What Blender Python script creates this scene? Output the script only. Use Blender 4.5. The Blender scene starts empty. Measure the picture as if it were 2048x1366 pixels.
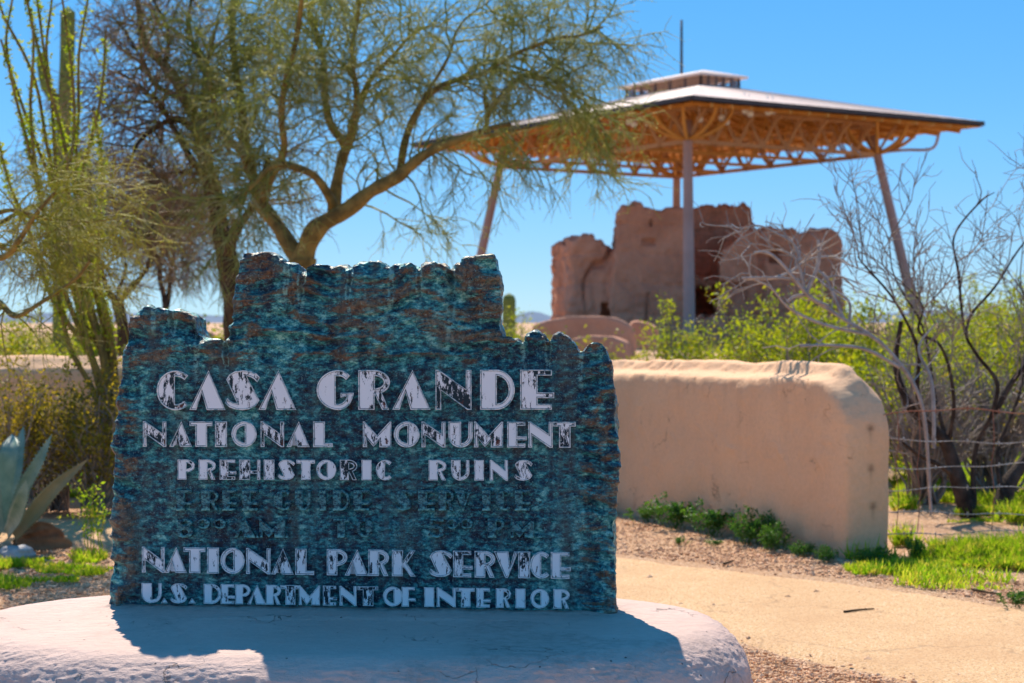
import bpy, bmesh, math, random
import numpy as np
from mathutils import Vector, Matrix

random.seed(7)
RNG = np.random.default_rng(11)
S = bpy.context.scene
COL = S.collection
R = math.radians

# ---------------------------------------------------------------- camera, sky, sun, exposure
F = 3510.0; EYE = 1.5; HX, HY = 1024.0, 645.0      # focal length and horizon in photo pixels (2048 wide)
cam_d = bpy.data.cameras.new('camera'); cam = bpy.data.objects.new('camera', cam_d); COL.objects.link(cam)
cam.location = (0, 0, EYE); cam.rotation_euler = (R(90), 0, 0)
cam_d.sensor_width = 36; cam_d.lens = F / 2048 * 36; cam_d.shift_y = -(683 - HY) / 2048
cam_d.clip_end = 20000; cam_d.clip_start = 0.05
cam_d.dof.use_dof = True; cam_d.dof.focus_distance = 5.22; cam_d.dof.aperture_fstop = 5.6
S.camera = cam

SUN_AZ, SUN_EL = -14.5, 49.3        # degrees: azimuth clockwise from +Y
sdir = Vector((math.sin(R(SUN_AZ)) * math.cos(R(SUN_EL)), math.cos(R(SUN_AZ)) * math.cos(R(SUN_EL)), math.sin(R(SUN_EL))))
w = bpy.data.worlds.new('World'); S.world = w; w.use_nodes = True
nt = w.node_tree; nt.nodes.clear()
sky = nt.nodes.new('ShaderNodeTexSky'); sky.sky_type = 'NISHITA'; sky.sun_disc = False
sky.sun_elevation = R(SUN_EL); sky.sun_rotation = R(SUN_AZ); sky.altitude = 400; sky.air_density = 0.6; sky.dust_density = 0.0; sky.ozone_density = 3.0
hs = nt.nodes.new('ShaderNodeHueSaturation'); hs.inputs['Saturation'].default_value = 2.2; hs.inputs['Value'].default_value = 2.0
gm = nt.nodes.new('ShaderNodeGamma'); gm.inputs[1].default_value = 0.42      # flattens the sky's contrast, as the photograph's toning does
bgn = nt.nodes.new('ShaderNodeBackground'); bgn.inputs['Strength'].default_value = 0.15
wo = nt.nodes.new('ShaderNodeOutputWorld')
nt.links.new(sky.outputs[0], gm.inputs[0]); nt.links.new(gm.outputs[0], hs.inputs['Color']); tcw = nt.nodes.new('ShaderNodeTexCoord'); sxyz = nt.nodes.new('ShaderNodeSeparateXYZ'); crw = nt.nodes.new('ShaderNodeValToRGB'); mxw = nt.nodes.new('ShaderNodeMix'); mxw.data_type = 'RGBA'; mxw.blend_type = 'MULTIPLY'; mxw.inputs[0].default_value = 1
nt.links.new(tcw.outputs['Generated'], sxyz.inputs[0]); nt.links.new(sxyz.outputs[2], crw.inputs[0]); e0 = crw.color_ramp.elements       # a dry desert horizon: less white glare low down
e0[0].position = 0.0; e0[0].color = (.55, .70, .84, 1); e0[1].position = 0.30; e0[1].color = (1, 1, 1, 1); e1 = e0.new(.10); e1.color = (.74, .90, 1.0, 1)
nt.links.new(hs.outputs[0], mxw.inputs[6]); nt.links.new(crw.outputs[0], mxw.inputs[7]); nt.links.new(mxw.outputs[2], bgn.inputs['Color']); nt.links.new(bgn.outputs[0], wo.inputs[0])
ld = bpy.data.lights.new('sun', 'SUN'); ld.energy = 4.4; ld.angle = R(0.5); ld.color = (1.0, 0.9, 0.76)
lo = bpy.data.objects.new('sun', ld); COL.objects.link(lo); lo.rotation_euler = sdir.to_track_quat('Z', 'Y').to_euler(); lo.location = (-10, 30, 40)
S.view_settings.view_transform = 'Standard'; S.view_settings.look = 'None'
S.view_settings.exposure = 0.58; S.view_settings.gamma = 1.0; S.view_settings.use_curve_mapping = False

def W(px, py, D):                    # where a feature seen at a photo pixel stands, at distance D
    return np.array([(px - HX) / F * D, D, EYE - (py - HY) / F * D])
def ground_D(py): return EYE * F / (py - HY)
def G(px, py):                       # point on the ground
    D = ground_D(py); return np.array([(px - HX) / F * D, D, 0.0])

# ---------------------------------------------------------------- noise
def vnoise(p, seed=0):
    p = np.asarray(p, float); i = np.floor(p).astype(np.int64); f = p - i; f = f * f * f * (f * (f * 6 - 15) + 10)
    def h(a, b, c):
        n = (a * 374761393 + b * 668265263 + c * 1274126177 + seed * 974634777) & 0xffffffff
        n = ((n ^ (n >> 13)) * 1274126177) & 0xffffffff
        n = ((n ^ (n >> 16)) * 2246822519) & 0xffffffff
        return ((n ^ (n >> 15)) & 0xffff) / 32767.5 - 1
    x, y, z = i[..., 0], i[..., 1], i[..., 2]; fx, fy, fz = f[..., 0], f[..., 1], f[..., 2]
    def l(a, b, t): return a + (b - a) * t
    return l(l(l(h(x, y, z), h(x+1, y, z), fx), l(h(x, y+1, z), h(x+1, y+1, z), fx), fy),
             l(l(h(x, y, z+1), h(x+1, y, z+1), fx), l(h(x, y+1, z+1), h(x+1, y+1, z+1), fx), fy), fz)
def fbm(p, seed=0, oct=4):
    s = 0; a = 1; t = 0; p = np.asarray(p, float)
    for k in range(oct):
        s = s + a * vnoise(p * 2 ** k, seed + k * 17); t += a; a *= .5
    return s / t

# ---------------------------------------------------------------- materials
class NT:
    def __init__(s, name):
        s.m = bpy.data.materials.new(name); s.m.use_nodes = True; s.t = s.m.node_tree; s.t.nodes.clear()
        s.out = s.t.nodes.new('ShaderNodeOutputMaterial'); s._tc = None
    def n(s, typ, **k):
        o = s.t.nodes.new(typ)
        for a, v in k.items(): setattr(o, a, v)
        return o
    def put(s, sock, v):
        if hasattr(v, 'default_value') and hasattr(v, 'is_output'): s.t.links.new(v, sock)
        elif isinstance(v, (tuple, list)) and len(v) == 3 and sock.type == 'RGBA': sock.default_value = (*v, 1)
        else: sock.default_value = v
    def pos(s, scale=(1, 1, 1), obj=True):
        if s._tc is None: s._tc = s.n('ShaderNodeTexCoord')
        mp = s.n('ShaderNodeMapping'); s.t.links.new(s._tc.outputs['Object' if obj else 'Generated'], mp.inputs[0]); mp.inputs['Scale'].default_value = scale
        return mp.outputs[0]
    def noise(s, scale, detail=4, rough=.55, st=(1, 1, 1), dist=0):
        o = s.n('ShaderNodeTexNoise'); o.inputs['Scale'].default_value = scale; o.inputs['Detail'].default_value = detail
        o.inputs['Roughness'].default_value = rough; o.inputs['Distortion'].default_value = dist
        s.t.links.new(s.pos(st), o.inputs['Vector']); return o.outputs['Fac']
    def voro(s, scale, feat='F1', st=(1, 1, 1), out='Distance'):
        o = s.n('ShaderNodeTexVoronoi', feature=feat); o.inputs['Scale'].default_value = scale
        s.t.links.new(s.pos(st), o.inputs['Vector']); return o.outputs[out]
    def ramp(s, fac, stops):
        o = s.n('ShaderNodeValToRGB'); e = o.color_ramp.elements
        while len(e) < len(stops): e.new(.5)
        for q, (p, c) in zip(e, stops):
            q.position = p; q.color = (c, c, c, 1) if not isinstance(c, tuple) else (*c, 1)
        s.put(o.inputs[0], fac); return o.outputs[0]
    def mix(s, f, a, b, bt='MIX'):
        o = s.n('ShaderNodeMix', data_type='RGBA', blend_type=bt); s.put(o.inputs[0], f); s.put(o.inputs[6], a); s.put(o.inputs[7], b); return o.outputs[2]
    def math(s, op, a, b=0.0):
        o = s.n('ShaderNodeMath', operation=op); s.put(o.inputs[0], a); s.put(o.inputs[1], b); return o.outputs[0]
    def attr(s, name):
        o = s.n('ShaderNodeAttribute', attribute_name=name); return o.outputs['Fac']
    def bump(s, h, strength=.5, dist=.01, nrm=None):
        o = s.n('ShaderNodeBump'); o.inputs['Strength'].default_value = strength; o.inputs['Distance'].default_value = dist
        s.put(o.inputs['Height'], h)
        if nrm is not None: s.put(o.inputs['Normal'], nrm)
        return o.outputs[0]
    def bsdf(s, col, rough=.8, metal=0, spec=.3, nrm=None, coat=0, coat_r=.2):
        b = s.n('ShaderNodeBsdfPrincipled'); s.put(b.inputs['Base Color'], col); s.put(b.inputs['Roughness'], rough); s.put(b.inputs['Metallic'], metal)
        b.inputs['Specular IOR Level'].default_value = spec; b.inputs['Coat Weight'].default_value = coat; b.inputs['Coat Roughness'].default_value = coat_r
        if nrm is not None: s.put(b.inputs['Normal'], nrm)
        return b.outputs[0]
    def done(s, sh): s.t.links.new(sh, s.out.inputs[0]); return s.m

def simple(name, c1, c2, scale=6, rough=.8, bump=.3, bd=.01, spec=.3, bs=None, metal=0):
    t = NT(name); f = t.noise(scale, 5); c = t.mix(t.ramp(f, [(.35, 0.), (.65, 1.)]), c1, c2)
    return t.done(t.bsdf(c, rough, metal, spec, t.bump(t.noise(bs or scale * 6, 5), bump, bd)))

def leafmat(name, c1, c2, trans=.5, scale=3, c3=None):
    t = NT(name); f = t.noise(scale, 3); c = t.mix(t.ramp(f, [(.35, 0.), (.65, 1.)]), c1, c2)
    if c3: c = t.mix(t.ramp(t.noise(scale * 4.3, 2), [(.52, 0.), (.62, 1.)]), c, c3)
    a = t.bsdf(c, .55, 0, .35)
    tr = t.n('ShaderNodeBsdfTranslucent'); t.put(tr.inputs[0], t.mix(1.0, c, (1.0, 1.0, .55), 'MULTIPLY'))
    ms = t.n('ShaderNodeMixShader'); ms.inputs[0].default_value = trans
    t.t.links.new(a, ms.inputs[1]); t.t.links.new(tr.outputs[0], ms.inputs[2])
    return t.done(ms.outputs[0])

M = {}
def bronze():
    t = NT('patinated_bronze')
    ht = t.attr('height'); band = t.attr('edge')
    n1 = t.noise(5, 6, .65, (1, 1, 1.4)); n2 = t.noise(34, 6, .7, (.8, 1, 1.6)); n3 = t.noise(90, 4, .7); n4 = t.noise(7, 5, .6, (2.2, 1, .45))
    n5 = t.noise(16, 6, .7, (.55, 1, 2.2), .6)
    n6 = t.noise(62, 5, .8, (.8, 1, 1.4)); big = t.noise(2.6, 3, .5)
    f = t.math('ADD', t.math('ADD', t.math('MULTIPLY', n2, .36), t.math('MULTIPLY', n6, .34)), t.math('ADD', t.math('MULTIPLY', n4, .16), t.math('MULTIPLY', big, .14)))
    c = t.ramp(f, [(.405, (.002, .006, .012)), (.455, (.006, .030, .068)), (.495, (.014, .115, .145)), (.538, (.055, .36, .36)), (.59, (.38, .76, .66))])
    c = t.mix(t.math('MULTIPLY', t.ramp(t.noise(5, 5, .7, (4, 1, .28)), [(.55, 0.), (.68, .5)]), t.math('SUBTRACT', 1., band)), c, (.10, .22, .22))
    c = t.mix(0., c, c)
    brown = t.mix(t.ramp(n3, [(.35, 0.), (.65, 1.)]), (.05, .022, .008), (.34, .15, .045))
    bm_ = t.math('MULTIPLY', t.ramp(t.math('ADD', t.math('MULTIPLY', n5, .8), t.math('MULTIPLY', ht, .22)), [(.535, 0.), (.61, .9)]), t.ramp(t.math('ADD', t.math('MULTIPLY', band, .55), t.math('MULTIPLY', n1, .7)), [(.40, .10), (.72, .85)]))
    c = t.mix(bm_, c, brown)
    grey = t.ramp(t.noise(4.5, 5, .6, (3, 1, .5)), [(.53, 0.), (.66, .5)])
    c = t.mix(grey, c, t.mix(n3, (.05, .048, .045), (.17, .18, .145)))
    # hollow shade and relief glints painted into the colour as dark and pale specks
    c = t.mix(t.ramp(t.noise(55, 5, .8, (1, 1, 1.7)), [(.36, .9), (.44, 0.)]), c, (.003, .008, .014))
    c = t.mix(t.ramp(t.noise(130, 3, .8), [(.58, 0.), (.68, .75)]), c, (.26, .46, .42))
    gr = t.attr('groove'); c = t.mix(t.math('MULTIPLY', t.ramp(gr, [(.25, 0.), (.7, 1.)]), .45), c, (.004, .014, .025)); c = t.mix(t.math('MULTIPLY', t.ramp(gr, [(.05, 0.), (.25, 1.), (.6, .2)]), t.ramp(n6, [(.44, .0), (.56, .9)])), c, (.30, .60, .54))  # groove centres painted dark for missing shade, pale streaks along the flanks
    h = t.math('ADD', t.math('MULTIPLY', n2, .7), t.math('MULTIPLY', n3, .45))
    return t.done(t.bsdf(c, t.ramp(n2, [(.3, .24), (.7, .46)]), .3, .45, t.bump(h, 1., .015), .12, .15))
def letter_paint():
    t = NT('chipped_white_paint')
    o = t.n('ShaderNodeObjectInfo'); cx = t.n('ShaderNodeCombineXYZ'); t.put(cx.inputs[0], t.math('MULTIPLY', o.outputs['Random'], 40.)); t.put(cx.inputs[2], t.math('MULTIPLY', o.outputs['Random'], 17.))
    n = t.noise(55, 6, .75, (1.6, 1, .55)); big = t.noise(6.5, 3, .5)
    for k in t.t.nodes:
        if k.type == 'MAPPING': t.t.links.new(cx.outputs[0], k.inputs['Location'])
    f = t.math('ADD', t.math('ADD', t.math('MULTIPLY', n, .8), t.math('MULTIPLY', big, .50)), t.math('MULTIPLY', o.outputs['Random'], .08))
    chip = t.ramp(f, [(.618, 1.), (.634, 0.)])
    dark = t.mix(t.ramp(t.noise(22, 3), [(.60, 0.), (.66, 1.)]), (.012, .03, .04), (.12, .035, .025))
    c = t.mix(chip, (.92, .89, .88), dark)
    return t.done(t.bsdf(c, .6, 0, .3, t.bump(t.math('SUBTRACT', 1., chip), .6, .0015)))
def letter_rim():
    t = NT('worn_rim'); n = t.noise(60, 5, .7)
    c = t.mix(t.ramp(n, [(.40, 0.), (.55, 1.)]), (.25, .42, .46), (.90, .86, .82))
    return t.done(t.bsdf(c, .45, 0, .5))
def stucco(name, c1, c2, speck=True, crack=True, stain=False):
    t = NT(name); n = t.noise(2.2, 6, .6); c = t.mix(t.ramp(n, [(.3, 0.), (.7, 1.)]), c1, c2)
    n2 = t.noise(38, 5, .7); c = t.mix(t.ramp(n2, [(.35, .22), (.6, 0.)]), c, tuple(v * .7 for v in c1))
    h = t.math('ADD', t.math('MULTIPLY', n2, .5), t.math('MULTIPLY', t.noise(9, 4, .6), .9))
    if speck:
        v = t.voro(26); sp = t.math('MULTIPLY', t.ramp(v, [(.05, 1.), (.09, 0.)]), t.ramp(t.noise(14, 2), [(.52, 0.), (.56, 1.)]))
        c = t.mix(sp, c, (.035, .03, .03)); h = t.math('SUBTRACT', h, sp)
    if crack:
        o = t.n('ShaderNodeTexVoronoi', feature='DISTANCE_TO_EDGE'); o.inputs['Scale'].default_value = 2.6
        wv = t.n('ShaderNodeVectorMath', operation='ADD'); nz = t.n('ShaderNodeTexNoise'); nz.inputs['Scale'].default_value = 5; nz.inputs['Detail'].default_value = 5
        p = t.pos(); t.t.links.new(p, nz.inputs['Vector']); sc = t.n('ShaderNodeVectorMath', operation='SCALE'); sc.inputs['Scale'].default_value = .55
        t.t.links.new(nz.outputs['Color'], sc.inputs[0]); t.t.links.new(p, wv.inputs[0]); t.t.links.new(sc.outputs[0], wv.inputs[1]); t.t.links.new(wv.outputs[0], o.inputs['Vector'])
        cr = t.math('MULTIPLY', t.ramp(o.outputs['Distance'], [(.002, 1.), (.007, 0.)]), t.ramp(t.noise(3.3, 3), [(.53, 0.), (.61, .75)]))
        c = t.mix(cr, c, tuple(v * .45 for v in c1)); h = t.math('SUBTRACT', h, t.math('MULTIPLY', cr, 1.4))
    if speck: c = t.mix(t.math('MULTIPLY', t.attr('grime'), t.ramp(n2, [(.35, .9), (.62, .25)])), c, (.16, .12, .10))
    if stain: c = t.mix(t.attr('stain'), c, (.20, .095, .045)); c = t.mix(t.math('MULTIPLY', t.attr('damp'), t.ramp(n, [(.3, .25), (.6, .75)])), c, (.42, .24, .15))
    h = t.math('ADD', h, t.math('MULTIPLY', t.noise(30, 5, .7, (.35, 1, 1)), .8))
    return t.done(t.bsdf(c, .78, 0, .3, t.bump(h, .8, .012)))
M['bronze'] = bronze(); M['paint'] = letter_paint(); M['rim'] = letter_rim()
M['plinth'] = stucco('plinth_stucco', (.64, .44, .365), (.74, .53, .45))
M['wall'] = stucco('adobe_wall_stucco', (.87, .485, .265), (.92, .54, .305), speck=False, crack=True, stain=True)
M['ruin'] = simple('ruin_earth', (.50, .235, .145), (.66, .335, .215), .5, .95, .9, .12, .1, 1.6)
def ground_mat():
    t = NT('gravelly_soil'); v = t.voro(95, out='Color'); hsv = t.n('ShaderNodeSeparateColor'); t.put(hsv.inputs[0], v)
    c = t.ramp(hsv.outputs[0], [(.0, (.32, .16, .08)), (.45, (.62, .36, .20)), (.8, (.70, .44, .26)), (1., (.78, .60, .45))])
    c = t.mix(t.ramp(t.noise(.8, 5), [(.4, 0.), (.65, .4)]), c, (.54, .30, .17))
    d = t.voro(95); return t.done(t.bsdf(c, .9, 0, .2, t.bump(t.math('SUBTRACT', 1., d), .9, .012)))
M['ground'] = ground_mat()
def path_mat():
    t = NT('tan_path'); v = t.voro(150, out='Color'); sp = t.n('ShaderNodeSeparateColor'); t.put(sp.inputs[0], v)
    c = t.ramp(sp.outputs[0], [(0, (.38, .21, .10)), (.35, (.66, .39, .19)), (.85, (.74, .47, .25)), (1., (.78, .60, .42))])
    c = t.mix(t.ramp(t.noise(1.6, 6, .65), [(.42, .0), (.66, .6)]), c, (.54, .31, .155))
    o = t.n('ShaderNodeTexVoronoi', feature='DISTANCE_TO_EDGE'); o.inputs['Scale'].default_value = .55; wv = t.n('ShaderNodeVectorMath', operation='ADD'); nz = t.n('ShaderNodeTexNoise'); nz.inputs['Scale'].default_value = 2.2; nz.inputs['Detail'].default_value = 6
    p = t.pos(); t.t.links.new(p, nz.inputs['Vector']); t.t.links.new(p, wv.inputs[0]); t.t.links.new(nz.outputs['Color'], wv.inputs[1]); t.t.links.new(wv.outputs[0], o.inputs['Vector'])
    c = t.mix(t.ramp(o.outputs['Distance'], [(.003, .32), (.008, 0.)]), c, (.20, .115, .06))
    s = t.math('MULTIPLY', t.ramp(t.voro(23), [(.05, 1.), (.08, 0.)]), t.ramp(t.noise(5, 2), [(.5, 0.), (.6, 1.)]))
    c = t.mix(s, c, (.06, .045, .035))
    return t.done(t.bsdf(c, .85, 0, .25, t.bump(t.noise(160, 4), .7, .006)))
M['path'] = path_mat()
M['pebble'] = simple('pebbles', (.50, .26, .13), (.90, .56, .34), 9, .85, .3, .004, .3, 70)
M['rock'] = simple('pale_rock', (.30, .27, .26), (.58, .55, .53), 6, .8, .6, .02)
M['roofmetal'] = simple('painted_roof_metal', (.82, .61, .50), (.88, .68, .57), .4, .5, .1, .01, .3)
M['fascia'] = simple('dark_fascia', (.05, .045, .045), (.07, .06, .06), 1, .6, .1)
M['orange'] = simple('orange_painted_steel', (.50, .24, .05), (.58, .29, .07), .6, .6, .1, .01, .3)
M['truss'] = simple('brown_painted_truss', (.44, .24, .11), (.52, .30, .15), .6, .6, .1, .01, .3)
M['column'] = simple('brown_painted_column', (.37, .24, .20), (.44, .30, .26), .5, .6, .15)
M['louvre'] = simple('louvre_metal', (.16, .11, .10), (.22, .15, .13), 1, .6, .1)
M['glint_white'] = simple('glint_spot_white', (.8, .8, .76), (.85, .84, .8), 2, .4, .05)  # white stand-in colour for bright glint spots, no lamp known there
M['bark_brown'] = simple('brown_bark', (.06, .038, .022), (.15, .10, .055), 9, .9, .9, .02, .15)
M['bark_green'] = simple('yellow_green_bark', (.15, .105, .035), (.38, .26, .075), 7, .8, .9, .02, .25)
M['bark_dark'] = simple('dark_bark', (.035, .025, .02), (.10, .075, .06), 9, .9, .9, .02, .15)
M['twig_green'] = leafmat('olive_green_twigs', (.38, .42, .12), (.52, .53, .19), .6, 1.2, (.66, .64, .42))
M['twig_brown'] = leafmat('brown_twigs', (.30, .20, .17), (.44, .34, .20), .5, 1.3, (.19, .19, .06))
M['twig_lime'] = leafmat('lime_twigs', (.42, .42, .05), (.60, .54, .12), .55, 1.5, (.42, .37, .2))
M['twig_grey'] = simple('grey_dead_wood', (.30, .25, .22), (.46, .40, .36), 12, .85, .4, .01)
M['twig_bare'] = simple('bare_twigs', (.22, .18, .15), (.36, .30, .26), 8, .85, .3, .006)
M['creosote'] = leafmat('creosote_leaves', (.24, .33, .012), (.42, .46, .02), .55, 2.2, (.50, .43, .03))
M['scrub'] = leafmat('scrub_leaves', (.26, .27, .03), (.40, .36, .05), .5, .8, (.18, .22, .03))
M['yellow'] = leafmat('yellowing_leaves', (.27, .25, .025), (.52, .35, .03), .55, 5, (.14, .11, .03))
M['ocotillo'] = leafmat('ocotillo_leaves', (.32, .44, .02), (.48, .50, .03), .55, 5)
M['grass'] = leafmat('spring_grass', (.20, .40, .015), (.46, .58, .03), .66, 5, (.72, .62, .12))
M['weed'] = leafmat('weed_leaves', (.05, .16, .03), (.12, .25, .03), .45, 6)
M['agave'] = simple('agave_skin', (.14, .25, .19), (.27, .37, .28), 9, .5, .15, .01, .4)
M['agave_old'] = simple('old_agave_skin', (.22, .20, .10), (.30, .25, .13), 6, .6, .2)
M['agave_dead'] = simple('dead_agave_leaf', (.20, .09, .04), (.34, .17, .08), 8, .85, .5)
M['saguaro'] = simple('saguaro_skin', (.13, .18, .04), (.27, .29, .06), 3, .7, .6, .02)
M['rust'] = simple('rusty_wire', (.30, .10, .06), (.42, .18, .10), 30, .7, .2, .002)
M['wire'] = simple('weathered_wire', (.36, .30, .26), (.5, .44, .4), 30, .5, .2, .002, .5)
M['mountain'] = simple('haze_tinted_rock', (.10, .15, .23), (.13, .19, .28), .01, .95, .3, 1.)  # blue of distance haze put into the rock colour
M['stain'] = simple('rust_stain', (.16, .075, .035), (.24, .12, .06), 20, .9, .2)

# ---------------------------------------------------------------- mesh helpers
def tag(o, label=None, cat=None, group=None, kind=None):
    if label: o['label'] = label
    if cat: o['category'] = cat
    if group: o['group'] = group
    if kind: o['kind'] = kind
    return o
def thing(name, label, cat, loc, group=None, rz=0):
    o = bpy.data.objects.new(name, None); o.empty_display_size = .2; COL.objects.link(o); o.location = loc; o.rotation_euler = (0, 0, rz)
    return tag(o, label, cat, group)
def link(name, me, mats, parent=None, base=None):
    o = bpy.data.objects.new(name, me); COL.objects.link(o)
    for m in (mats if isinstance(mats, (list, tuple)) else [mats]):
        if m: me.materials.append(M[m])
    if parent: o.parent = parent
    return o
class MB:
    def __init__(s): s.v = []; s.f3 = []; s.f4 = []; s.n = 0
    def add(s, v, f):
        v = np.asarray(v, float).reshape(-1, 3); f = np.asarray(f, np.int64)
        (s.f3 if f.shape[1] == 3 else s.f4).append(f + s.n); s.v.append(v); s.n += len(v)
    def strands(s, P, Rr, sides=3, cap=False):
        P = np.asarray(P, float); n, k, _ = P.shape; Rr = np.broadcast_to(Rr, (n, k))
        T = np.gradient(P, axis=1); T /= np.linalg.norm(T, axis=2, keepdims=True) + 1e-9
        ref = np.where(np.abs(T[:, :1, 2:3]) > .8, np.array([1., 0, 0]), np.array([0., 0, 1.]))
        u = np.cross(T, np.broadcast_to(ref, T.shape)); u /= np.linalg.norm(u, axis=2, keepdims=True) + 1e-9; v = np.cross(T, u)
        a = np.arange(sides) * 2 * math.pi / sides
        ring = P[:, :, None] + Rr[:, :, None, None] * (np.cos(a)[:, None] * u[:, :, None] + np.sin(a)[:, None] * v[:, :, None])
        idx = np.arange(n * k * sides).reshape(n, k, sides); nx = np.roll(idx, -1, axis=2)
        f = np.stack([idx[:, :-1], nx[:, :-1], nx[:, 1:], idx[:, 1:]], -1).reshape(-1, 4)
        s.add(ring.reshape(-1, 3), f)
        if cap:
            for i in range(n):
                for q, rg in ((0, idx[i, 0][::-1]), (k - 1, idx[i, -1])):
                    c = len(np.concatenate(s.v)); s.v.append(P[i, q][None]); off = s.n; s.n += 1
                    b = off - n * k * sides - i * 2 - (0 if q == 0 else 1)
                    s.f3.append(np.array([[b + rg[j], b + rg[(j + 1) % sides], off] for j in range(sides)]))
    def tube(s, pts, rad, sides=8, cap=False): s.strands(np.asarray(pts, float)[None], np.asarray(rad, float)[None] if np.ndim(rad) else rad, sides, cap)
    def box(s, c, h, rot=None):
        v = np.array([[x, y, z] for x in (-1, 1) for y in (-1, 1) for z in (-1, 1)], float) * np.asarray(h)
        if rot is not None: v = v @ np.asarray(rot).T
        s.add(v + np.asarray(c), [[0, 1, 3, 2], [4, 6, 7, 5], [0, 4, 5, 1], [2, 3, 7, 6], [0, 2, 6, 4], [1, 5, 7, 3]])
    def beam(s, a, b, w, h=None):
        a = np.asarray(a, float); b = np.asarray(b, float); t = b - a; L = np.linalg.norm(t); t /= L
        r = np.array([0, 0, 1.]) if abs(t[2]) < .9 else np.array([1., 0, 0]); u = np.cross(t, r); u /= np.linalg.norm(u); v = np.cross(u, t)
        s.box((a + b) / 2, (L / 2, w / 2, (h or w) / 2), np.stack([t, u, v], 1))
    def leaves(s, C, size, aspect=.5, up=0.0, D=None):
        n = len(C)
        d = RNG.normal(size=(n, 3)) if D is None else D + RNG.normal(size=(n, 3)) * .35
        d[:, 2] += up; d /= np.linalg.norm(d, axis=1, keepdims=True)
        e = np.cross(d, RNG.normal(size=(n, 3))); e /= np.linalg.norm(e, axis=1, keepdims=True) + 1e-9
        L = (np.asarray(size) * RNG.uniform(.6, 1.4, n))[:, None]; Wd = L * aspect * .5
        v = np.stack([C, C + d * L * .5 + e * Wd, C + d * L, C + d * L * .5 - e * Wd], 1)
        s.add(v.reshape(-1, 3), np.arange(4 * n).reshape(n, 4))
    def mesh(s, name, base=None, smooth=True):
        v = np.concatenate(s.v); v = v - np.asarray(base) if base is not None else v
        me = bpy.data.meshes.new(name); f3 = np.concatenate(s.f3) if s.f3 else np.zeros((0, 3), int); f4 = np.concatenate(s.f4) if s.f4 else np.zeros((0, 4), int)
        me.vertices.add(len(v)); me.vertices.foreach_set('co', v.astype(np.float32).ravel())
        lv = np.concatenate([f3.ravel(), f4.ravel()]); me.loops.add(len(lv)); me.loops.foreach_set('vertex_index', lv.astype(np.int32))
        st = np.concatenate([np.arange(len(f3)) * 3, len(f3) * 3 + np.arange(len(f4)) * 4]); me.polygons.add(len(st)); me.polygons.foreach_set('loop_start', st.astype(np.int32))
        me.update(calc_edges=True); me.validate()
        me.polygons.foreach_set('use_smooth', np.full(len(me.polygons), smooth)); me.update()
        return me
    def build(s, name, mat, parent=None, base=None, smooth=True): return link(name, s.mesh(name, base, smooth), mat, parent)
def get_co(me):
    a = np.empty(len(me.vertices) * 3, np.float32); me.vertices.foreach_get('co', a); return a.reshape(-1, 3).astype(float)
def get_no(me):
    a = np.empty(len(me.vertices) * 3, np.float32); me.vertices.foreach_get('normal', a); return a.reshape(-1, 3).astype(float)
def set_co(me, c): me.vertices.foreach_set('co', np.asarray(c, np.float32).ravel()); me.update()
def smooth(me, v=True): me.polygons.foreach_set('use_smooth', np.full(len(me.polygons), v)); me.update()
def remesh(me, voxel, it=0, fac=.5):
    o = bpy.data.objects.new('tmp', me); COL.objects.link(o)
    m = o.modifiers.new('r', 'REMESH'); m.mode = 'VOXEL'; m.voxel_size = voxel
    if it: q = o.modifiers.new('s', 'SMOOTH'); q.iterations = it; q.factor = fac
    dg = bpy.context.evaluated_depsgraph_get(); dg.update()
    r = bpy.data.meshes.new_from_object(o.evaluated_get(dg)); bpy.data.objects.remove(o); smooth(r); return r
def prism(bm, front, back):           # two matching 3-D outlines joined into a solid
    a = [bm.verts.new(p) for p in front]; b = [bm.verts.new(p) for p in back]; n = len(a)
    bm.faces.new(a); bm.faces.new(b[::-1])
    for i in range(n): bm.faces.new((a[(i + 1) % n], a[i], b[i], b[(i + 1) % n]))
def bm_mesh(bm, name='m'):
    bmesh.ops.triangulate(bm, faces=bm.faces[:]); bmesh.ops.recalc_face_normals(bm, faces=bm.faces[:])
    me = bpy.data.meshes.new(name); bm.to_mesh(me); bm.free(); return me
def smooth_line(pts, per=8, jit=0.0):
    P = np.asarray(pts, float); P = np.vstack([2 * P[0] - P[1], P, 2 * P[-1] - P[-2]]); out = []
    for i in range(1, len(P) - 2):
        for t in np.arange(per) / per:
            a, b, c, d = P[i-1], P[i], P[i+1], P[i+2]
            out.append(.5 * ((2*b) + (c-a)*t + (2*a-5*b+4*c-d)*t*t + (-a+3*b-3*c+d)*t**3))
    out.append(P[-2]); out = np.array(out)
    if jit: out += np.stack([vnoise(out * 2.2 + 40 * k, 5 + k) for k in range(3)], 1) * jit
    return out

# ---------------------------------------------------------------- the setting
def ground():
    m = MB(); xs = np.concatenate([[-9000, -900, -120, -40], np.linspace(-14, 14, 57), [40, 120, 900, 9000]]); ys = np.concatenate([[-300, -20], np.linspace(0, 30, 61), [45, 80, 150, 400, 1500, 12000]])
    X, Y = np.meshgrid(xs, ys); Z = np.where((np.abs(X) < 13) & (Y > 1) & (Y < 28), vnoise(np.stack([X * .9, Y * .9, X * 0], -1), 3) * .012, 0) - .012
    idx = np.arange(X.size).reshape(X.shape); f = np.stack([idx[:-1, :-1], idx[:-1, 1:], idx[1:, 1:], idx[1:, :-1]], -1).reshape(-1, 4)
    m.add(np.stack([X, Y, Z], -1), f); tag(m.build('ground', 'ground'), kind='structure')
ground()
PATH_BACK = [(-300, 1012), (0, 1030), (110, 1035), (225, 1038), (700, 1065), (1240, 1112), (1500, 1140), (1780, 1172), (2060, 1215), (2400, 1270)]
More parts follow.
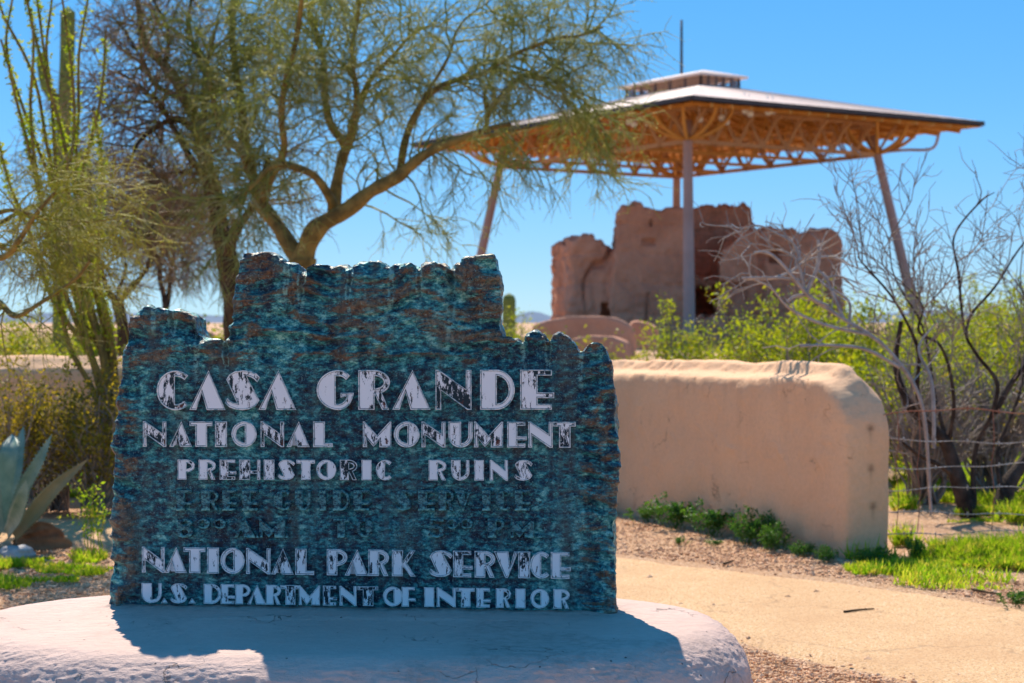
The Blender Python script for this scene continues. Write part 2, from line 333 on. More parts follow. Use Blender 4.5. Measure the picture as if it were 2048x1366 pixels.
PATH_FRONT = [(-300, 1072), (0, 1083), (110, 1087), (225, 1092), (700, 1140), (1240, 1230), (1490, 1288), (1640, 1322), (1860, 1370), (2100, 1440)]
def path():
    a = smooth_line([G(*p) for p in PATH_BACK], 30); b = smooth_line([G(*p) for p in PATH_FRONT], 30)
    a[:, 1] += fbm(a * 4, 4, 3) * .10; b[:, 1] += fbm(b * 4, 8, 3) * .08; rows = 14; m = MB()
    g = np.stack([a + (b - a) * t for t in np.linspace(0, 1, rows)]); g[..., 2] = .006
    g[0, :, 2] = g[-1, :, 2] = -.03
    idx = np.arange(rows * len(a)).reshape(rows, -1); f = np.stack([idx[:-1, :-1], idx[1:, :-1], idx[1:, 1:], idx[:-1, 1:]], -1).reshape(-1, 4)
    m.add(g, f); tag(m.build('path', 'path'), kind='structure')
path()
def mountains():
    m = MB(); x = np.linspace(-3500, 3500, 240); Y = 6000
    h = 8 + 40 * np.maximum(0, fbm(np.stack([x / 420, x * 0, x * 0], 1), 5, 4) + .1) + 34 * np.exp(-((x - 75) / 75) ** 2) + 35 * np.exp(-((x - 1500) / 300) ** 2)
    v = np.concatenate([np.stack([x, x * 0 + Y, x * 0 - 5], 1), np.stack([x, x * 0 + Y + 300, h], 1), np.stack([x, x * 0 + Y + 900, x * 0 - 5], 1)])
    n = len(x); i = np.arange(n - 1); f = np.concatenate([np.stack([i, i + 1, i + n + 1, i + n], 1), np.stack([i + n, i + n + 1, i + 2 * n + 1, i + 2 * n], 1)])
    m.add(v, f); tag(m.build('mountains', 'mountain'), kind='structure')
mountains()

# ---------------------------------------------------------------- the bronze sign
PL, PR = np.array([-1.221, 5.33]), np.array([.3046, 5.19]); ZB = .65
SX = (PR - PL) / np.linalg.norm(PR - PL); SN = np.array([SX[1], -SX[0]])      # along the face, and its normal towards the viewer
SC = (PL + PR) / 2
def face_uv(px, py):                   # photo pixel -> (u, v) on the sign's face
    dx = (px - HX) / F; D = (SC @ SN) / (np.array([dx, 1.0]) @ SN)
    return ((np.array([dx * D, D]) - SC) @ SX, EYE - (py - HY) / F * D - ZB)
SIGN_YAW = math.atan2(SX[1], SX[0])
OUT = [(220,1225),(220,1195),(222,1090),(228,950),(232,860),(237,800),(243,760),(247,715),(253,680),(258,655),(266,640),(275,623),(292,614),(310,617),(330,617),(350,620),(372,624),(386,634),(394,652),(399,668),(404,678),(424,680),(441,684),(453,694),(456,676),(460,662),(466,633),(471,620),(469,604),(472,570),(477,546),(481,517),(487,508),(516,507),(537,505),(553,512),(561,521),(574,526),(595,529),(602,541),(611,533),(632,526),(653,526),(664,532),(680,528),(693,537),(701,533),(722,528),(749,528),(768,531),(778,539),(785,532),(823,532),(839,540),(850,530),(870,528),(891,535),(900,537),(902,527),(921,525),(927,516),(973,512),(984,512),(988,521),(991,537),(998,562),(1002,603),(1000,633),(1003,666),(1006,675),(1020,677),(1036,680),(1046,690),(1051,680),(1055,669),(1072,661),(1085,668),(1095,681),(1105,672),(1118,665),(1135,670),(1148,684),(1157,704),(1165,700),(1176,690),(1192,686),(1206,689),(1215,704),(1222,734),(1226,756),(1229,794),(1232,835),(1234,900),(1233,1000),(1232,1100),(1230,1240)]
sign = thing('monument_sign', 'dark blue green bronze sign with crenellated ruin outline and white lettering', 'sign', (SC[0], SC[1], ZB), rz=SIGN_YAW)
def panel():
    uv = [face_uv(*p) for p in OUT]; bm = bmesh.new()
    prism(bm, [(u, 0.004, v) for u, v in uv], [(u * .992, .135, v - .012 if v > .1 else v) for u, v in uv])
    me = remesh(bm_mesh(bm), .0052, 5, .6); c = get_co(me); n = get_no(me)
    u, v = c[:, 0], c[:, 2]; ua, _ = face_uv(272, 900); ub, _ = face_uv(1165, 900); _, vt = face_uv(700, 728)
    sm = lambda x, a, b: np.clip((x - a) / (b - a), 0, 1) ** 2 * (3 - 2 * np.clip((x - a) / (b - a), 0, 1))
    text = sm(u, ua - .03, ua + .03) * (1 - sm(u, ub - .03, ub + .03)) * (1 - sm(v, vt - .02, vt + .04)) * (c[:, 1] < .03)
    edge = 1 - text
    q = np.stack([u * 7.5, c[:, 1] * 9, v * 24 + 1.4 * fbm(c * [5, 5, 3], 31, 2)], 1)
    rip = 1 - np.abs(vnoise(q, 3)) * 2; rip2 = 1 - np.abs(vnoise(q * 1.9 + 7, 9)) * 2
    lump = fbm(c * 9, 21, 3); fine = fbm(c * [60, 60, 75], 5, 3)
    fr = np.clip(-n[:, 1], .25, 1); d = edge * ((rip * .0125 + rip2 * .0065) * fr + lump * .014) + fine * .0042 + text * (fbm(c * [9, 9, 9], 14, 3) * .004 + fbm(c * [24, 9, 24], 15, 2) * .002)
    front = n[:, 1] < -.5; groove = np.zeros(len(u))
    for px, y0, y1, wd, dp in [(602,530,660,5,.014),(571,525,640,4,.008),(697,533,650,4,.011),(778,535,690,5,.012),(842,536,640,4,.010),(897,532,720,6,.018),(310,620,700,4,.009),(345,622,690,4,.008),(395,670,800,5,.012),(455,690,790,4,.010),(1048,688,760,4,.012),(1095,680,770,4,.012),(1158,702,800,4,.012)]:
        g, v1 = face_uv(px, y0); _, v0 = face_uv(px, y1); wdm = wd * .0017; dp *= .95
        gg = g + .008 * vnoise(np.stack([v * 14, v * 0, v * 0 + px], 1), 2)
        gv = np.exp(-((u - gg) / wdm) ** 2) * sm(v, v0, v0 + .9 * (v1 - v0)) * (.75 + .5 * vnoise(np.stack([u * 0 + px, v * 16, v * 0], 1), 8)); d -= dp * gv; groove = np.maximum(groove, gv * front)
    # the small square window and the two oval hollows above the words
    for px, py, w_, h_, dp in [(580,610,9,17,.012),(915,760,9,20,.006),(930,590,5,14,.005),(700,705,18,20,-.01),(760,690,15,26,-.006),(640,700,14,40,-.007)]:
        a, b = face_uv(px, py); d -= dp * front * (1 - sm(np.maximum(np.abs(u - a) / (w_ * .0015), np.abs(v - b) / (h_ * .0015)), .8, 1.25))
    top = sm(n[:, 2], .3, .8); d += top * fbm(c * 34, 77, 2) * .010
    set_co(me, c + n * d[:, None])
    for nm, val in (('height', np.clip(.5 + rip * .5, 0, 1)), ('edge', edge), ('groove', groove)):
        at = me.attributes.new(nm, 'FLOAT', 'POINT'); at.data.foreach_set('value', val.astype(np.float32))
    smooth(me); return link('panel', me, 'bronze', sign)
panel()

def ell(cx, cy, rx, ry, a0, a1, n=18): return [(cx + rx * math.cos(R(a)), cy + ry * math.sin(R(a))) for a in np.linspace(a0, a1, n)]
def glyph(ch, w, t=.12):
    # outlines in a box of width w and height 1: a fat stem and hairline strokes
    S_ = lambda pts: [(x * w, y) for x, y in pts]
    tx = t
    if ch == 'A': return [S_([(0,0),(.53,1),(1,0),(.49,0),(.34,.46),(.17,0)])]
    if ch in 'CG':
        cx = .60 * w; rx = .60 * w; e = 50 if ch == 'C' else 48; xs = (.56 if ch == 'C' else .50) * w
        rx2 = rx - tx; ry2 = .5 - t; k = math.degrees(math.acos(max(-1, min(1, (xs - cx) / rx2))))
        xm = w; s = 1.0
        if ch == 'C':
            o = ell(cx, .5, rx, .5, e, 360 - e, 34); i1 = ell(cx, .5, rx2, ry2, 360 - e, 360 - k, 8); i2 = ell(cx, .5, rx2, ry2, k, e, 8)
            return [o + i1 + i2]
        o = ell(cx, .5, rx * .72, .5, e, 90, 6)[:-1] + ell(cx, .5, rx, .5, 90, 270, 26)[:-1] + ell(cx, .5, w - cx, .5, 270, 345, 12)
        ri = w - cx - tx; i1 = ell(cx, .5, ri, ry2, 338, 272, 10)
        k2 = ry2 * math.sqrt(max(0, 1 - ((xs - cx) / rx2) ** 2))
        return [o + [(w, .42), (.66 * w, .42), (.66 * w, .32)] + i1[0:] + [(xs, .5 - k2), (xs, .5 + k2)] + ell(cx, .5, rx * .72 - tx, ry2, 88, e, 6)]
    if ch == 'S': return [S_([(1,.83),(.9,.92),(.72,.985),(.5,1),(.28,.975),(.13,.9),(.04,.78),(.36,.15),(.24,.16),(.13,.21),(.06,.28),(0,.17),(.12,.07),(.3,.015),(.5,0),(.7,.025),(.87,.1),(.98,.24),(.6,.88),(.74,.86),(.85,.80),(.93,.72)])]
    if ch in 'RP':
        s = .5; b = .40 if ch == 'R' else .38; cy = (1 + b) / 2; ry = (1 - b) / 2; rx = (1 - s) * w
        hole = ell(s * w + .01, cy, rx - tx - .01, ry - t, 90, -90, 12)
        if ch == 'P': return [[(0, 0), (0, 1)] + ell(s * w, cy, rx, ry, 90, -90, 16) + [(s * w, 0)], hole]
        return [[(0, 0), (0, 1)] + ell(s * w, cy, rx, ry, 90, -62, 16) + [(.97 * w, 0), (.97 * w - tx * 1.25, 0), (.53 * w, b), (s * w, b - .02), (s * w, 0)], hole]
    if ch == 'D':
        s = .46; return [[(0, 0), (0, 1)] + ell(s * w, .5, (1 - s) * w, .5, 90, -90, 22), ell(s * w + .01, .5, (1 - s) * w - tx - .01, .5 - t, 90, -90, 16)]
    if ch in 'EF':
        s = .50 * w; a = [(0, 0), (0, 1), (.93 * w, 1), (.93 * w, 1 - t), (s, 1 - t), (s, .42), (w, .42), (w, .42 - t), (s, .42 - t)]
        return [a + ([(s, t), (.93 * w, t), (.93 * w, 0)] if ch == 'E' else [(s, 0)])]
    if ch == 'H': return [[(0,0),(0,1),(.5*w,1),(.5*w,.45),(w-tx,.45),(w-tx,1),(w,1),(w,0),(w-tx,0),(w-tx,.45-t),(.5*w,.45-t),(.5*w,0)]]
    if ch == 'I': return [S_([(0,0),(0,1),(1,1),(1,0)])]
    if ch == 'K': return [[(0,0),(0,1),(.45*w,1),(.45*w,.52),(w-1.3*tx,1),(w,1),(.55*w+.06,.50),(w,0),(w-1.3*tx,0),(.45*w,.42),(.45*w,0)]]
    if ch == 'L': return [[(0,0),(0,1),(.58*w,1),(.58*w,t),(w,t),(w,0)]]
    if ch == 'M': return [S_([(0,0),(0,1),(.04,1),(.5,.44),(.96,1),(1,1),(1,0),(.60,0),(.60,.30),(.37,.02),(.12,.36),(.12,0)])]
    if ch == 'N': return [[(0,0),(0,1),(.08*w,1),(w-tx,.50),(w-tx,1),(w,1),(w,0),(.9*w,0),(tx,.50),(tx,0)]]
    if ch in 'O0':
        return [ell(.5*w, .5, .5*w, .5, 0, 350, 36), ell(.55*w, .5, .55*w - tx * 1.15, .5 - t, 90, 270, 18)]
    if ch == 'T': return [S_([(0,1-t*1.2),(0,1),(1,1),(1,1-t*1.2),(.76,1-t*1.2),(.76,0),(.27,0),(.27,1-t*1.2)])]
    if ch == 'U': return [[(0, 1)] + ell(.5*w, .45, .5*w, .45, 180, 360, 20) + [(w, 1), (w-tx, 1)] + ell(.5*w, .45, .5*w-tx, .45-t, 0, -88, 9) + [(.5*w, 1)]]
    if ch == 'V': return [S_([(0,1),(.58,1),(.68,.42),(.86,1),(1,1),(.56,0),(.48,0)])]
    if ch == '.': return [S_([(0,0),(.45,1),(1,0)])]
    if ch == '8': return [ell(.5*w, .29, .5*w, .29, 60, -240, 22) + ell(.5*w, .76, .42*w, .24, 228, -48, 20), ell(.5*w, .29, .22*w, .15, 0, 340, 12), ell(.5*w, .76, .18*w, .11, 0, 340, 12)]
    if ch == '5': return [S_([(.1,.45),(.1,1),(.92,1),(.92,.86),(.3,.86),(.3,.64),(.6,.66),(.9,.52),(1,.32),(.9,.12),(.6,0),(.2,.02),(0,.14),(.08,.26),(.3,.16),(.55,.16),(.7,.3),(.6,.46),(.35,.5)])]
def curve_mesh(paths, dims, **k):
    cu = bpy.data.curves.new('c', 'CURVE'); cu.dimensions = dims
    for a, v in k.items(): setattr(cu, a, v)
    for p in paths:
        sp = cu.splines.new('POLY'); sp.points.add(len(p) - 1); sp.use_cyclic_u = True
        for q, (x, y) in zip(sp.points, p): q.co = (x, y, 0, 1)
    o = bpy.data.objects.new('c', cu); me = bpy.data.meshes.new_from_object(o); bpy.data.objects.remove(o); bpy.data.curves.remove(cu); return me
def resample(p, step):
    out = []
    for i in range(len(p)):
        a = np.array(p[i]); b = np.array(p[(i + 1) % len(p)]); n = max(1, int(np.linalg.norm(b - a) / step))
        out += [tuple(a + (b - a) * j / n) for j in range(n)]
    return out
def letter(ch, x0, x1, y0, y1, worn=False):
    u0, v1 = face_uv(x0, y0); u1, v0 = face_uv(x1, y1); h = v1 - v0; wd = (u1 - u0)
    g = [[(x * h, y * h) for x, y in p] for p in glyph(ch, wd / h, .125 if h > .06 else .14)]
    bm = bmesh.new(); rot = Matrix.Rotation(R(90), 4, 'X')
    if not worn:
        f = curve_mesh(g, '2D', fill_mode='BOTH', extrude=.0048, offset=-.0030 if h > .06 else -.0018)
        bm.from_mesh(f); bmesh.ops.triangulate(bm, faces=bm.faces[:])
        k = len(bm.faces); r = curve_mesh(g, '3D', fill_mode='FULL', bevel_depth=.0021 if h > .06 else .0014, bevel_resolution=1)
        for q in r.vertices: q.co.z += .0052
        bm.from_mesh(r); bm.faces.ensure_lookup_table()
        for q in bm.faces[k:]: q.material_index = 1
        mats = ['paint', 'rim']; y = -.0065
    else:
        f = curve_mesh(g, '2D', fill_mode='BOTH', extrude=.004, bevel_depth=.0025, bevel_resolution=1, offset=-.002)
        bm.from_mesh(f); bmesh.ops.triangulate(bm, faces=bm.faces[:])
        bmesh.ops.subdivide_edges(bm, edges=[e for e in bm.edges if e.calc_length() > .012], cuts=2, use_grid_fill=False)
        for q in bm.verts: q.co.z += .0035 * float(vnoise(np.array([[q.co.x * 90 + x0, q.co.y * 90, 3.]]), 6)[0])
        mats = ['bronze']; y = -.0030
    bm.transform(rot); me = bpy.data.meshes.new('letter'); bm.to_mesh(me); bm.free()
    o = link('worn_letter' if worn else 'letter', me, mats, sign); o.location = (u0, y, v0)
    if worn:
        n_ = len(me.vertices); at = me.attributes.new('edge', 'FLOAT', 'POINT'); at.data.foreach_set('value', np.full(n_, .25, np.float32)); at = me.attributes.new('groove', 'FLOAT', 'POINT'); at.data.foreach_set('value', np.full(n_, .15, np.float32))
    else: smooth(me, False)
ROWS = [
 ('CASAGRANDE', [(317,378),(382,452),(453,521),(520,593),(636,708),(719,780),(787,861),(873,943),(962,1029),(1042,1108)], (742,819),(740,818)),
 ('NATIONALMONUMENT', [(289,334),(342,385),(382,426),(433,455),(466,514),(524,569),(576,620),(629,666),(728,783),(790,839),(845,891),(899,945),(950,1006),(1016,1053),(1058,1105),(1108,1151)], (843,892),(844,894)),
 ('PREHISTORICRUINS', [(358,391),(400,433),(442,474),(481,522),(530,550),(558,591),(595,631),(635,673),(682,715),(725,744),(754,784),(859,893),(904,939),(950,968),(981,1016),(1030,1065)], (919,958),(920,960)),
 ('NATIONALPARKSERVICE', [(287,331),(332,375),(370,412),(417,439),(444,490),(495,542),(545,588),(593,629),(656,695),(692,737),(739,778),(786,831),(860,905),(908,945),(951,990),(990,1036),(1038,1060),(1062,1098),(1103,1141)], (1093,1143),(1104,1156)),
 ('U.S.DEPARTMENTOFINTERIOR', [(286,325),(325,337),(343,376),(380,393),(410,444),(444,472),(473,502),(497,533),(534,563),(563,601),(600,641),(648,675),(681,714),(717,757),(768,806),(805,832),(850,869),(875,912),(914,950),(954,982),(993,1022),(1032,1051),(1062,1098),(1108,1139)], (1165,1204),(1178,1216)),
]
for txt, xs, yl, yr in ROWS:
    a, b = xs[0][0], xs[-1][1]
    for ch, (x0, x1) in zip(txt, xs):
        f = ((x0 + x1) / 2 - a) / (b - a); y0 = yl[0] + (yr[0] - yl[0]) * f; y1 = yl[1] + (yr[1] - yl[1]) * f
        if ch == '.': y0 = y1 - 10
        letter(ch, x0, x1, y0, y1)
for txt, xs, y0, y1 in [('FREEGUIDESERVICE', [(354,386),(404,438),(446,474),(486,518),(548,584),(591,622),(640,653),(667,700),(708,741),(789,825),(837,872),(878,908),(910,942),(965,981),(992,1021),(1030,1061)], 980, 1021),
                        ('8AMTO5PM', [(353,388),(469,512),(520,571),(668,698),(714,747),(857,890),(976,1009),(1022,1068)], 1037, 1075),
                        ('0000', [(396,421),(428,453),(894,916),(921,946)], 1037, 1057), ('...', [(512,519),(571,578),(1074,1084)], 1067, 1075)]:
    for ch, (x0, x1) in zip(txt, xs): letter(ch, x0, x1, y0, y1, True)
for px, py in [(410,822),(578,825),(1028,832),(855,907),(742,910),(1163,995),(252,895),(1172,790),(1168,752),(430,1152),(737,1088),(849,1090)]:   # small round studs
    u, v = face_uv(px, py); m = MB(); a = np.linspace(0, 2 * math.pi, 17)[:-1]
    m.tube(np.array([[u, .002, v], [u, -.004, v]]), [.006, .005], 12, True)
    for q in m.v: pass
    me = m.mesh('stud'); o = link('stud', me, 'bronze', sign)

# ---------------------------------------------------------------- plinth
def plinth():
    c0 = np.array([-.49, 5.105]); A, B, N = 1.175, .70, 2.5; na = 860; th = np.linspace(0, 2 * math.pi, na + 1)[:-1]; rr = .15
    rings = [(i, 0.0, 0) for i in np.concatenate([np.linspace(.62, .2, 22), np.linspace(.19, rr, 4)])]
    rings += [(rr * (1 - math.sin(R(a))), rr * (1 - math.cos(R(a))), 0) for a in np.linspace(2, 90, 54)] + [(-.01 * k, rr + .02 * k, 0) for k in range(1, 25)]
    pts = []
    for ins, dz, _ in rings:
        a, b = A - ins, B - ins * B / .64
        b = max(b, .004); ct, st = np.cos(th), np.sin(th)
        x = np.sign(ct) * np.abs(ct) ** (2 / N) * a; y = np.sign(st) * np.abs(st) ** (2 / N) * b
        pts.append(np.stack([x, y, np.full(na, ZB - dz)], 1))
    P = np.array(pts); k = len(rings); cen = np.array([[0, 0, ZB]])
    ca, sa = math.cos(SIGN_YAW * .4), math.sin(SIGN_YAW * .4); P2 = P.copy(); P2[..., 0] = P[..., 0] * ca - P[..., 1] * sa + c0[0]; P2[..., 1] = P[..., 0] * sa + P[..., 1] * ca + c0[1]
    P = P2; Wp = P.reshape(-1, 3)
    side = np.clip((ZB - Wp[:, 2]) / .1, 0, 1)
    rg = np.exp(-((ZB - Wp[:, 2] - .045) / .05) ** 2); dn = fbm(Wp * 3.0, 61, 2) * .006 + fbm(Wp * [7, 9, 22], 62, 3) * (.003 + .004 * rg) + np.abs(fbm(Wp * [34, 60, 90], 66, 3)) * (.002 + .006 * rg) + side * fbm(Wp * 6, 65, 2) * .006
    cv = Wp - np.array([c0[0], c0[1], ZB - .3]); cv[:, 0] *= .3; nrm = cv / np.linalg.norm(cv, axis=1, keepdims=True)
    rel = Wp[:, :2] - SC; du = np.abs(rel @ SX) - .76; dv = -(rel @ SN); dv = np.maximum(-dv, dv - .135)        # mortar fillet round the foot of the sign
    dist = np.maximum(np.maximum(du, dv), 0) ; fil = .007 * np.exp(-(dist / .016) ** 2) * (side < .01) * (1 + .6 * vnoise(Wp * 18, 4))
    Wp = Wp + nrm * dn[:, None] * (1 - .75 * np.clip(1 - side / .25, 0, 1))[:, None]; Wp[:, 2] += fil - .012
    base = np.array([c0[0], c0[1], 0]); m = MB(); v = np.vstack([Wp, cen + [c0[0], c0[1], 0]])
    idx = np.arange(k * na).reshape(k, na); nx = np.roll(idx, -1, 1)
    m.v = [v]; m.n = len(v); m.f4 = [np.stack([idx[:-1], idx[1:], nx[1:], nx[:-1]], -1).reshape(-1, 4)]
    m.f3 = [np.stack([idx[0], nx[0], np.full(na, k * na)], 1)]
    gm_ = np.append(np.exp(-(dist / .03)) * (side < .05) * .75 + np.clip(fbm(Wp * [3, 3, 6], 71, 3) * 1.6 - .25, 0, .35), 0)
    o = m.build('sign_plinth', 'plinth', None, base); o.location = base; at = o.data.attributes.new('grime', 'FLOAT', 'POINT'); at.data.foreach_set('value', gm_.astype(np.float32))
    tag(o, 'low rounded pinkish stucco plinth carrying the bronze sign, cracked and partly shaded', 'plinth')
plinth()

# ---------------------------------------------------------------- stucco walls
def adobe_wall(a, b, thick, z0, z1, corner_b, corner_a, label, seed, voxel=.022):
    a = np.array(a); b = np.array(b); d = b - a; L = np.linalg.norm(d); d /= L; nrm = np.array([d[1], -d[0]])   # towards the viewer
    prof = [(0, -.15)] + ([(0, z0)] if not corner_a else [(0, z0 - corner_a)] + [(corner_a * (1 - math.cos(R(t))), z0 - corner_a * (1 - math.sin(R(t)))) for t in range(10, 91, 10)])
    prof += [(L - corner_b * (1 - math.sin(R(t))), z1 - corner_b * .92 * (1 - math.cos(R(t)))) for t in range(0, 91, 9)] if corner_b else [(L, z1)]
    prof += [(L, -.15)]
    bm = bmesh.new(); base = np.array([*(a + b) / 2, 0])
    f = [np.array([*(a + d * s), z]) - base for s, z in prof]; r = [p - np.array([nrm[0], nrm[1], 0]) * thick for p in f]
    N3 = np.array([nrm[0], nrm[1], 0]); D3 = np.array([d[0], d[1], 0]); low = lambda p, k: p - np.array([0, 0, k]) if p[2] > 0 else p
    prism(bm, [low(p, .11) for p in f], [low(p, .12) for p in r])
    mid = np.mean(f, axis=0); ins = [p + D3 * (np.sign((mid - p) @ D3) * (.05 if abs((p - mid) @ D3) > L / 2 - .3 else 0)) for p in f]
    prism(bm, [p - N3 * .16 for p in ins], [p - N3 * (thick - .10) for p in ins]); me = remesh(bm_mesh(bm), voxel, 48, .75); c = get_co(me); n = get_no(me)
    # swept trowel marks, strongest along the rounded top
    wp = c + base; s = (wp[:, :2] - a) @ d; z = wp[:, 2]
    arc = np.sin((s * 5.2 + (z1 - z) * 4.5 + fbm(np.stack([s * 1.7, z * 3, z * 0], 1), seed, 2) * 2.6) * 2.2)
    tw = np.exp(-((z1 - z - .09) / .10) ** 2)
    dsp = fbm(wp * 2.4, seed, 3) * .012 + fbm(wp * 8, seed + 3, 3) * .006 + np.clip(np.abs(arc) + fbm(wp * 3, seed + 9, 2) - .2, 0, 1.2) * tw * .013 * (n[:, 2] < .8) - tw * .008
    for k in range(34):                # shallow curved trowel ridges on the face
        r2 = np.random.default_rng(seed * 100 + k); cs, cz, rad, a0 = r2.uniform(0, L), r2.uniform(.25, 1.0), r2.uniform(.1, .3), r2.uniform(.4, 1.6)
        dd = np.hypot(s - cs, z - cz); an = np.arctan2(z - cz, s - cs); dsp += .006 * np.exp(-((dd - rad) / .016) ** 2) * np.exp(-((an - a0) / .55) ** 2)
    set_co(me, c + n * dsp[:, None]); smooth(me); st = np.zeros(len(c))
    for px, py in ((1742, 857), (1743, 937), (1748, 1013)) if corner_a else ():      # rust below the old fence bolts on the end face
        D = 11.2; p = W(px, py, D); dx = wp[:, 0] - p[0]; dz = wp[:, 2] - p[2]; endf = (wp[:, 1] < 12); st = np.maximum(st, endf * np.maximum(np.exp(-(dx**2 + dz**2) / .022**2), .75 * np.exp(-(dx / .014)**2) * np.exp(-np.maximum(-dz, 0) / .05) * (dz < 0.01)))
    strk = np.clip(fbm(np.stack([s * 7, z * .8, z * 0], 1), seed + 21, 3) * 2.2 - .55, 0, .30) * np.clip(1 - (z1 - z) / .8, 0, 1) * (n[:, 2] < .5)
    damp = np.clip(1 - z / (.16 + .10 * fbm(np.stack([s * 4, z * 0, z * 0], 1), seed + 22, 2)), 0, 1) + strk
    for nm, val in (('stain', st * .85), ('damp', damp)):
        at = me.attributes.new(nm, 'FLOAT', 'POINT'); at.data.foreach_set('value', val.astype(np.float32))
    o = link('adobe_wall', me, 'wall'); o.location = base; tag(o, label, 'wall'); return o
wl, wc, we = G(1235, 1023), G(1692, 1118), G(1785, 1112)
dw = (wc - wl)[:2]; dw /= np.linalg.norm(dw)
adobe_wall(wl[:2] - dw * .9, wc[:2], .37, 1.222, 1.262, .40, .3, 'tan stucco wall with round shoulder right of the sign, rusty stains on its end', 5)
def stains():
    pass
adobe_wall((-9.5, 15.15), (-1.9, 15.15), .42, 1.235, 1.235, .3, 0, 'long low stucco wall with sunlit top behind the yellowing shrubs', 9, .035)

# ---------------------------------------------------------------- ruin and low earth walls
def earth(name, label, cat, blocks, voxel, amp, holes=(), it=4, mat='ruin', seed=3, cracks=False):
    bm = bmesh.new()
    for out, D, T, sh in blocks:
        f = [W(px, py, D) for px, py in out]; f = [np.array([p[0], p[1], max(p[2], -.4)]) for p in f]
        b = [p * 1.0 + np.array([sh, T, 0]) for p in f]; prism(bm, f, b)
    me = remesh(bm_mesh(bm), voxel, it, .5); c = get_co(me); n = get_no(me)
    d = fbm(c * .45, seed, 3) * amp + fbm(c * 1.7, seed + 4, 3) * amp * .45
    d -= amp * (.35 if cracks else .8) * np.exp(-((np.mod(c[:, 2] + .25 * fbm(c * .3, seed + 8, 2), 1.9) - .1) / .13) ** 2)         # erosion along the courses
    if cracks:                         # vertical erosion runnels and a ragged crest
        q = np.stack([c[:, 0] * .75 + .2 * vnoise(c * .5, seed + 30), c[:, 1] * .75, c[:, 2] * .10], 1); d -= .6 * np.clip(1 - np.abs(vnoise(q, seed + 12)) / .13, 0, 1) * (vnoise(c * .35, seed + 13) > -.1)
        d += np.clip(n[:, 2], 0, 1) * vnoise(c * [1.5, 1.5, .2], seed + 14) * .24 + fbm(c * 3.2, seed + 15, 3) * .17
    c2 = c + n * d[:, None]
    for x0, x1, y0, y1, D, dp in holes:
        p, q = W(x0, y1, D), W(x1, y0, D); ins = (c[:, 0] > p[0]) & (c[:, 0] < q[0]) & (c[:, 2] > p[2]) & (c[:, 2] < q[2]) & (n[:, 1] < -.3) & (np.abs(c[:, 1] - D) < 1.5)
        c2[ins, 1] += dp
    base = np.array([c2[:, 0].mean(), c2[:, 1].mean(), 0]); set_co(me, c2 - base); smooth(me)
    o = link(name, me, mat); o.location = base; return tag(o, label, cat)
earth('adobe_ruin', 'tall roofless brown earthen ruin standing under the big shelter roof', 'ruin', [
    ([(1142,692),(1141,560),(1144,481),(1158,472),(1185,470),(1190,480),(1203,486),(1208,497),(1240,500),(1240,692)], 112, 12, -1.0),
    ([(1216,692),(1222,590),(1228,540),(1231,500),(1236,432),(1246,418),(1264,414),(1282,410),(1302,413),(1320,421),(1333,416),(1350,420),(1378,420),(1376,560),(1390,600),(1394,692)], 111.4, 4.5, 0),
    ([(1370,575),(1370,418),(1395,415),(1410,410),(1440,413),(1475,412),(1490,401),(1500,410),(1506,432),(1507,575)], 119, 2.5, 0),
    ([(1445,692),(1445,570),(1507,570),(1507,692)], 119, 2.5, 0), ([(1360,692),(1360,570),(1392,570),(1392,692)], 119, 2.5, 0),
    ([(1350,692),(1350,520),(1520,520),(1520,692)], 126, 2, 0),
    ([(1346,692),(1346,560),(1366,560),(1366,692)], 119.5, 8, 0), ([(1500,692),(1500,560),(1522,560),(1522,692)], 119.5, 8, 0),  # side walls added to keep light out of the recess
    ([(1366,572),(1366,556),(1446,556),(1446,572)], 113.6, 13, 0),  # slab added over the recess to block the sun and darken it
    ([(1376,650),(1376,634),(1445,634),(1445,700),(1376,700)], 112.5, 6, 0),
    ([(1434,692),(1440,600),(1441,560),(1437,540),(1445,505),(1455,492),(1470,485),(1480,470),(1495,458),(1514,455),(1514,692)], 112.5, 2.2, 0),
    ([(1506,700),(1508,463),(1530,460),(1560,457),(1578,458),(1598,467),(1615,471),(1632,462),(1662,460),(1674,467),(1683,490),(1687,560),(1692,640),(1694,700)], 114, 10, -.6)],
         .11, .30, [(1203,1218,606,634,112,1.6),(1540,1562,495,525,114,1.5),(1285,1312,478,490,111.4,.5),(1300,1306,440,452,111.4,.5)], 1, cracks=True)
earth('earth_wall', 'eroded low earthen wall with curved sunlit top left of the ruin', 'low wall', [([(1060,720),(1066,650),(1100,640),(1140,633),(1200,631),(1236,637),(1256,648),(1270,664),(1272,720)], 70, .9, 0)], .09, .10, it=6, seed=21)
earth('earth_wall', 'lower earthen wall stub in front of the curved earthen wall', 'low wall', [([(1130,730),(1140,678),(1180,670),(1225,672),(1250,684),(1256,730)], 55, .8, .2)], .08, .08, it=6, seed=31)
earth('earth_wall', 'broken lump of earthen wall between the curved wall and front column', 'low wall', [([(1258,700),(1262,645),(1275,640),(1300,644),(1318,655),(1325,700)], 80, 1.4, 0)], .09, .12, it=6, seed=41)
earth('earth_wall', 'reddish earthen wall far behind the left garden wall', 'low wall', [([(120,720),(150,672),(215,660),(290,656),(420,664),(520,720)], 60, .9, 0)], .09, .08, it=6, seed=51)

